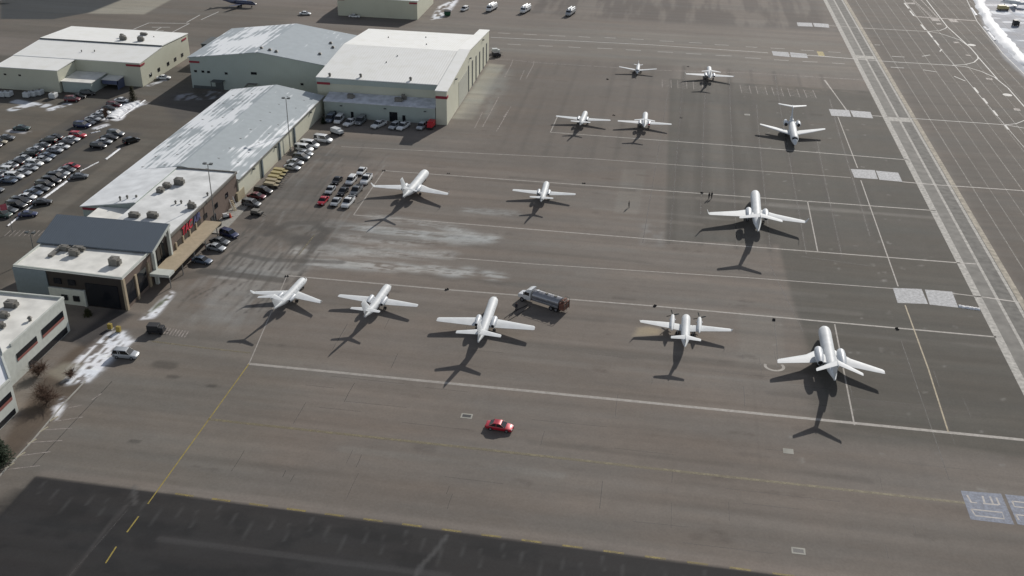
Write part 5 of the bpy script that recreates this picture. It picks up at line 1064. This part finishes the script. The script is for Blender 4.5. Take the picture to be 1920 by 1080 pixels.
# wheel chocks left on the lead lines
ch = None
for i,(px,py,l_) in enumerate([(841,325.5,'dark wheel chocks on the line right of the tall-finned jet'),(1095,344,'dark wheel chocks on the line right of the small lone jet'),(538,518,'dark wheel chocks at the painted corner behind the leftmost near jet'),(838,543,'dark wheel chocks on the line left of the fuel truck'),(1228,574,'dark wheel chocks on the line ahead of the turboprop'),(1451,600,'dark wheel chocks on the line left of the swept jet'),(1682,617,'dark wheel chocks on the line right of the swept jet'),(1316,362,'dark wheel chocks on the line left of the largest jet'),(1139,149,'dark wheel chocks left of the slender-winged plane'),(1151,216.5,'dark wheel chocks between the pair of far jets'),(1277,221,'dark wheel chocks right of the pair of far jets'),(1290,125,'dark wheel chocks beside the far T-tailed jet'),(720,320,'dark wheel chocks at the painted corner behind the car cluster')]):
    x,y,_ = G(px,py)
    if ch is None:
        b = MB()
        for q in (-.35,.35): b.frus([(q-.14,-.4,.02),(q+.14,-.4,.02),(q+.14,.4,.02),(q-.14,.4,.02)],[(q-.03,-.4,.3),(q+.03,-.4,.3),(q+.03,.4,.3),(q-.03,.4,.3)])
        b.box(-.35,.35,-.03,.03,.03,.08); ch = b.build('wheel_chock', M['tyre']); o = ch
    else: o = ch.copy(); S.collection.objects.link(o)
    o.location = (x,y,0); o.scale = (.72,.72,.8); o.rotation_euler = (0,0,.3*i); tag(o, l_, 'wheel chocks', 'wheel chocks on the apron')
# drain grates
for px,py,l_ in [(875,780,'framed drain grate left of the red car'),(1478,846,'pale square cover right of the red car'),(1497,1033,'drain grate near the bottom edge'),(1401,215,'pale square drain cover left of the jet facing the viewer')]:
    x,y,_ = G(px,py); rt = thing('drain_grate', l_, 'drain', (x,y,0), 0, 'drain covers')
    b = MB(); w_ = .75 if 'square' not in l_ else .6
    b.box(-w_-.25,w_+.25,-.7,-.4,0,.02); b.box(-w_-.25,w_+.25,.4,.7,0,.02); b.box(-w_-.25,-w_,-.4,.4,0,.02); b.box(w_,w_+.25,-.4,.4,0,.02); b.build('frame', M['concrete'], rt)
    b = MB(); b.box(-w_,w_,-.4,.4,0,.014); b.build('grate', M['trim'] if '1478' not in str(px) else M['concrete'], rt)

# ------------------------------------------------------------------ people
def person(x, y, hd, label, top, legs, hold=False):
    rt = thing('person', label, 'person', (x,y,0), R(hd-90))
    me = bpy.data.meshes.new('body')
    V = [(0,0,.95),(0,0,1.15),(0,.02,1.38),(0,.02,1.50),(0,.03,1.62),(0,.035,1.72),(.10,0,.90),(.12,.05,.50),(.12,0,.08),(.12,.14,.04),(-.10,0,.90),(-.13,-.08,.50),(-.13,-.16,.08),(-.13,-.02,.04),(.20,.0,1.40),(.26,-.02,1.12),(.25,.10,.90),(.25,.16,.82),(-.20,0,1.40),(-.26,-.02,1.12),(-.25,.12,.92),(-.25,.18,.84)]
    Eg = [(0,1),(1,2),(2,3),(3,4),(4,5),(0,6),(6,7),(7,8),(8,9),(0,10),(10,11),(11,12),(12,13),(2,14),(14,15),(15,16),(16,17),(2,18),(18,19),(19,20),(20,21)]
    Rr = [.15,.145,.165,.065,.095,.085,.10,.07,.05,.045,.10,.07,.05,.045,.075,.055,.04,.04,.075,.055,.04,.04]
    me.from_pydata(V, Eg, []); o = bpy.data.objects.new('body', me); S.collection.objects.link(o); o.parent = rt
    m = o.modifiers.new('skin', 'SKIN'); sk = me.skin_vertices[0].data
    for i,q in enumerate(Rr): sk[i].radius = (q, q*.8 if i in (0,1,2) else q)
    sk[0].use_root = True; o.modifiers.new('sub', 'SUBSURF').levels = 1; o.modifiers['sub'].render_levels = 1
    mm, n, l, bs = newmat('person_skin'); g = n.new('ShaderNodeTexCoord'); sp = n.new('ShaderNodeSeparateXYZ'); l.new(g.outputs['Object'], sp.inputs[0]); cr = n.new('ShaderNodeValToRGB')
    mr = n.new('ShaderNodeMath'); mr.operation = 'DIVIDE'; mr.inputs[1].default_value = 2; l.new(sp.outputs[2], mr.inputs[0]); l.new(mr.outputs[0], cr.inputs[0]); cr.color_ramp.interpolation = 'CONSTANT'
    el_ = cr.color_ramp.elements; el_[0].color = (*legs,1); el_[1].position = .49; el_[1].color = (*top,1); e = el_.new(.765); e.color = (.35,.2,.14,1); e = el_.new(.04); e.color = legs+(1,) if False else (*legs,1)
    l.new(cr.outputs[0], bs.inputs['Base Color']); bs.inputs['Roughness'].default_value = .85; me.materials.append(mm)
    b = MB(); b.loft([[(math.cos(a)*.105*k,.03+math.sin(a)*.11*k-.01,z) for a in [i*math.pi/6 for i in range(12)]] for z,k in ((1.68,1.0),(1.75,1.0),(1.80,.75),(1.83,.2))]); b.build('hair', mat('hair_dark',(.03,.02,.015),.8), rt, smooth=True)
person(*G(1329,373)[:2],-60,'person in dark clothes left of the largest jet, left of two',(.03,.03,.035),(.02,.02,.025)); person(*G(1334,372)[:2],120,'person in dark clothes left of the largest jet, right of two',(.03,.03,.035),(.02,.02,.025))
person(*G(1179,389)[:2],200,'person in dark clothes walking alone in the middle of the apron',(.025,.025,.03),(.02,.02,.025)); person(*G(968,582)[:2],-80,'person in dark clothes standing in the tanker shadow by the hose',(.02,.02,.03),(.02,.02,.025))

# ------------------------------------------------------------------ trees and shrubs
def bare(name, label, x, y, rad, hh, seed, n=900, cat='shrub', trunk=.0, m_='bark', group=None):
    r0 = random.Random(seed); rt = thing(name, label, cat, (x,y,0), 0, group)
    b = MB()
    stems = []
    for k in range(7):
        a = r0.uniform(0,6.28); tip = Vector((math.cos(a)*rad*.6*r0.random(), math.sin(a)*rad*.6*r0.random(), hh*r0.uniform(.55,.85)))
        b.tube((0,0,trunk),tip,.06,.02,n=5); stems.append(tip)
    if trunk: b.tube((0,0,0),(0,0,trunk+.1),.16,.1,n=8)
    b.build('trunk', M['bark2'], rt)
    b = MB()
    for k in range(n):
        s = r0.choice(stems)*r0.uniform(.35,1.0); d_ = Vector((r0.gauss(0,1),r0.gauss(0,1),r0.gauss(.45,.7))).normalized(); L = rad*r0.uniform(.25,.6)
        e = s+d_*L; u = d_.orthogonal().normalized()*.032; v = d_.cross(u).normalized()*.032
        b.add([s+u,s-u*.5+v,s-u*.5-v,e],[(0,1,3),(1,2,3),(2,0,3)])
        for q in range(2):
            t_ = r0.uniform(.4,.9); p = s+d_*L*t_; d2 = (d_+Vector((r0.gauss(0,.7),r0.gauss(0,.7),r0.gauss(0,.7)))).normalized(); e2 = p+d2*L*.5; b.add([p+u*.7,p-u*.4+v*.7,p-u*.4-v*.7,e2],[(0,1,3),(1,2,3),(2,0,3)])
    b.build('crown', M[m_], rt)
SH = 'bare brown shrubs by the white office'
bare('bare_shrub','bare brown shrub against the white office wall, farthest of three',*G(72,705)[:2],3.0,2.8,1,330,group=SH)
bare('bare_shrub','largest bare brown shrub beside the white office corner',*G(88,755)[:2],3.8,3.2,2,420,group=SH)
bare('bare_shrub','low reddish bare shrub at the edge of the snowy bed',*G(133,708)[:2],1.6,1.6,3,240,group=SH)
bare('bare_tree','small bare brown tree by the kerb near the upper car row',*G(199,225)[:2],1.8,4.2,4,500,'tree',1.2)
def needle_tree(label, x, y, rad, hh, seed, n=2600, name='evergreen_tree', m_='needle'):
    r0 = random.Random(seed); rt = thing(name, label, 'tree', (x,y,0))
    b = MB(); b.tube((0,0,0),(0,0,hh*.9),.22,.05); 
    for k in range(14):
        a = r0.uniform(0,6.28); z = hh*r0.uniform(.15,.75); q = rad*(1-z/hh)*.9; b.tube((0,0,z),(q*math.cos(a),q*math.sin(a),z+.2),.05,.015,n=5)
    b.build('trunk', M['bark2'], rt)
    b = MB()
    for k in range(n):
        z = hh*(.08+.9*r0.random()**1.25); q = rad*(1-z/hh*.85)*math.sqrt(r0.random())*(.75+.35*math.sin(7*z+3*r0.random())); a = r0.uniform(0,6.28)
        p = Vector((q*math.cos(a),q*math.sin(a),z)); d_ = Vector((math.cos(a),math.sin(a),r0.uniform(-.5,.4)))*r0.uniform(.18,.42); u = Vector((-math.sin(a),math.cos(a),r0.uniform(-.4,.4)))*r0.uniform(.05,.12)
        b.add([p-u,p+d_*.5-u*1.2,p+d_,p+d_*.5+u*1.2,p+u],[(0,1,2,3,4)])
    b.build('crown', M[m_], rt)
needle_tree('dark evergreen tree cut by the left edge below the white office',*G(2,868)[:2],2.5,5.0,1)
M['olive'] = mat('olive_foliage',(.045,.045,.018),.85,var=.4,scale=2)
needle_tree('small olive conifer at the corner of the cream hangar',*G(250,190)[:2],1.7,5.0,2,1200,m_='olive')
needle_tree('tiny dark conifer at the corner of the shaded hangar yard',*G(606,232)[:2],.9,2.0,3,500)
needle_tree('low yellow-brown bush before the entrance glass',*G(165,592)[:2],.9,1.6,4,500,name='bush',m_='olive')
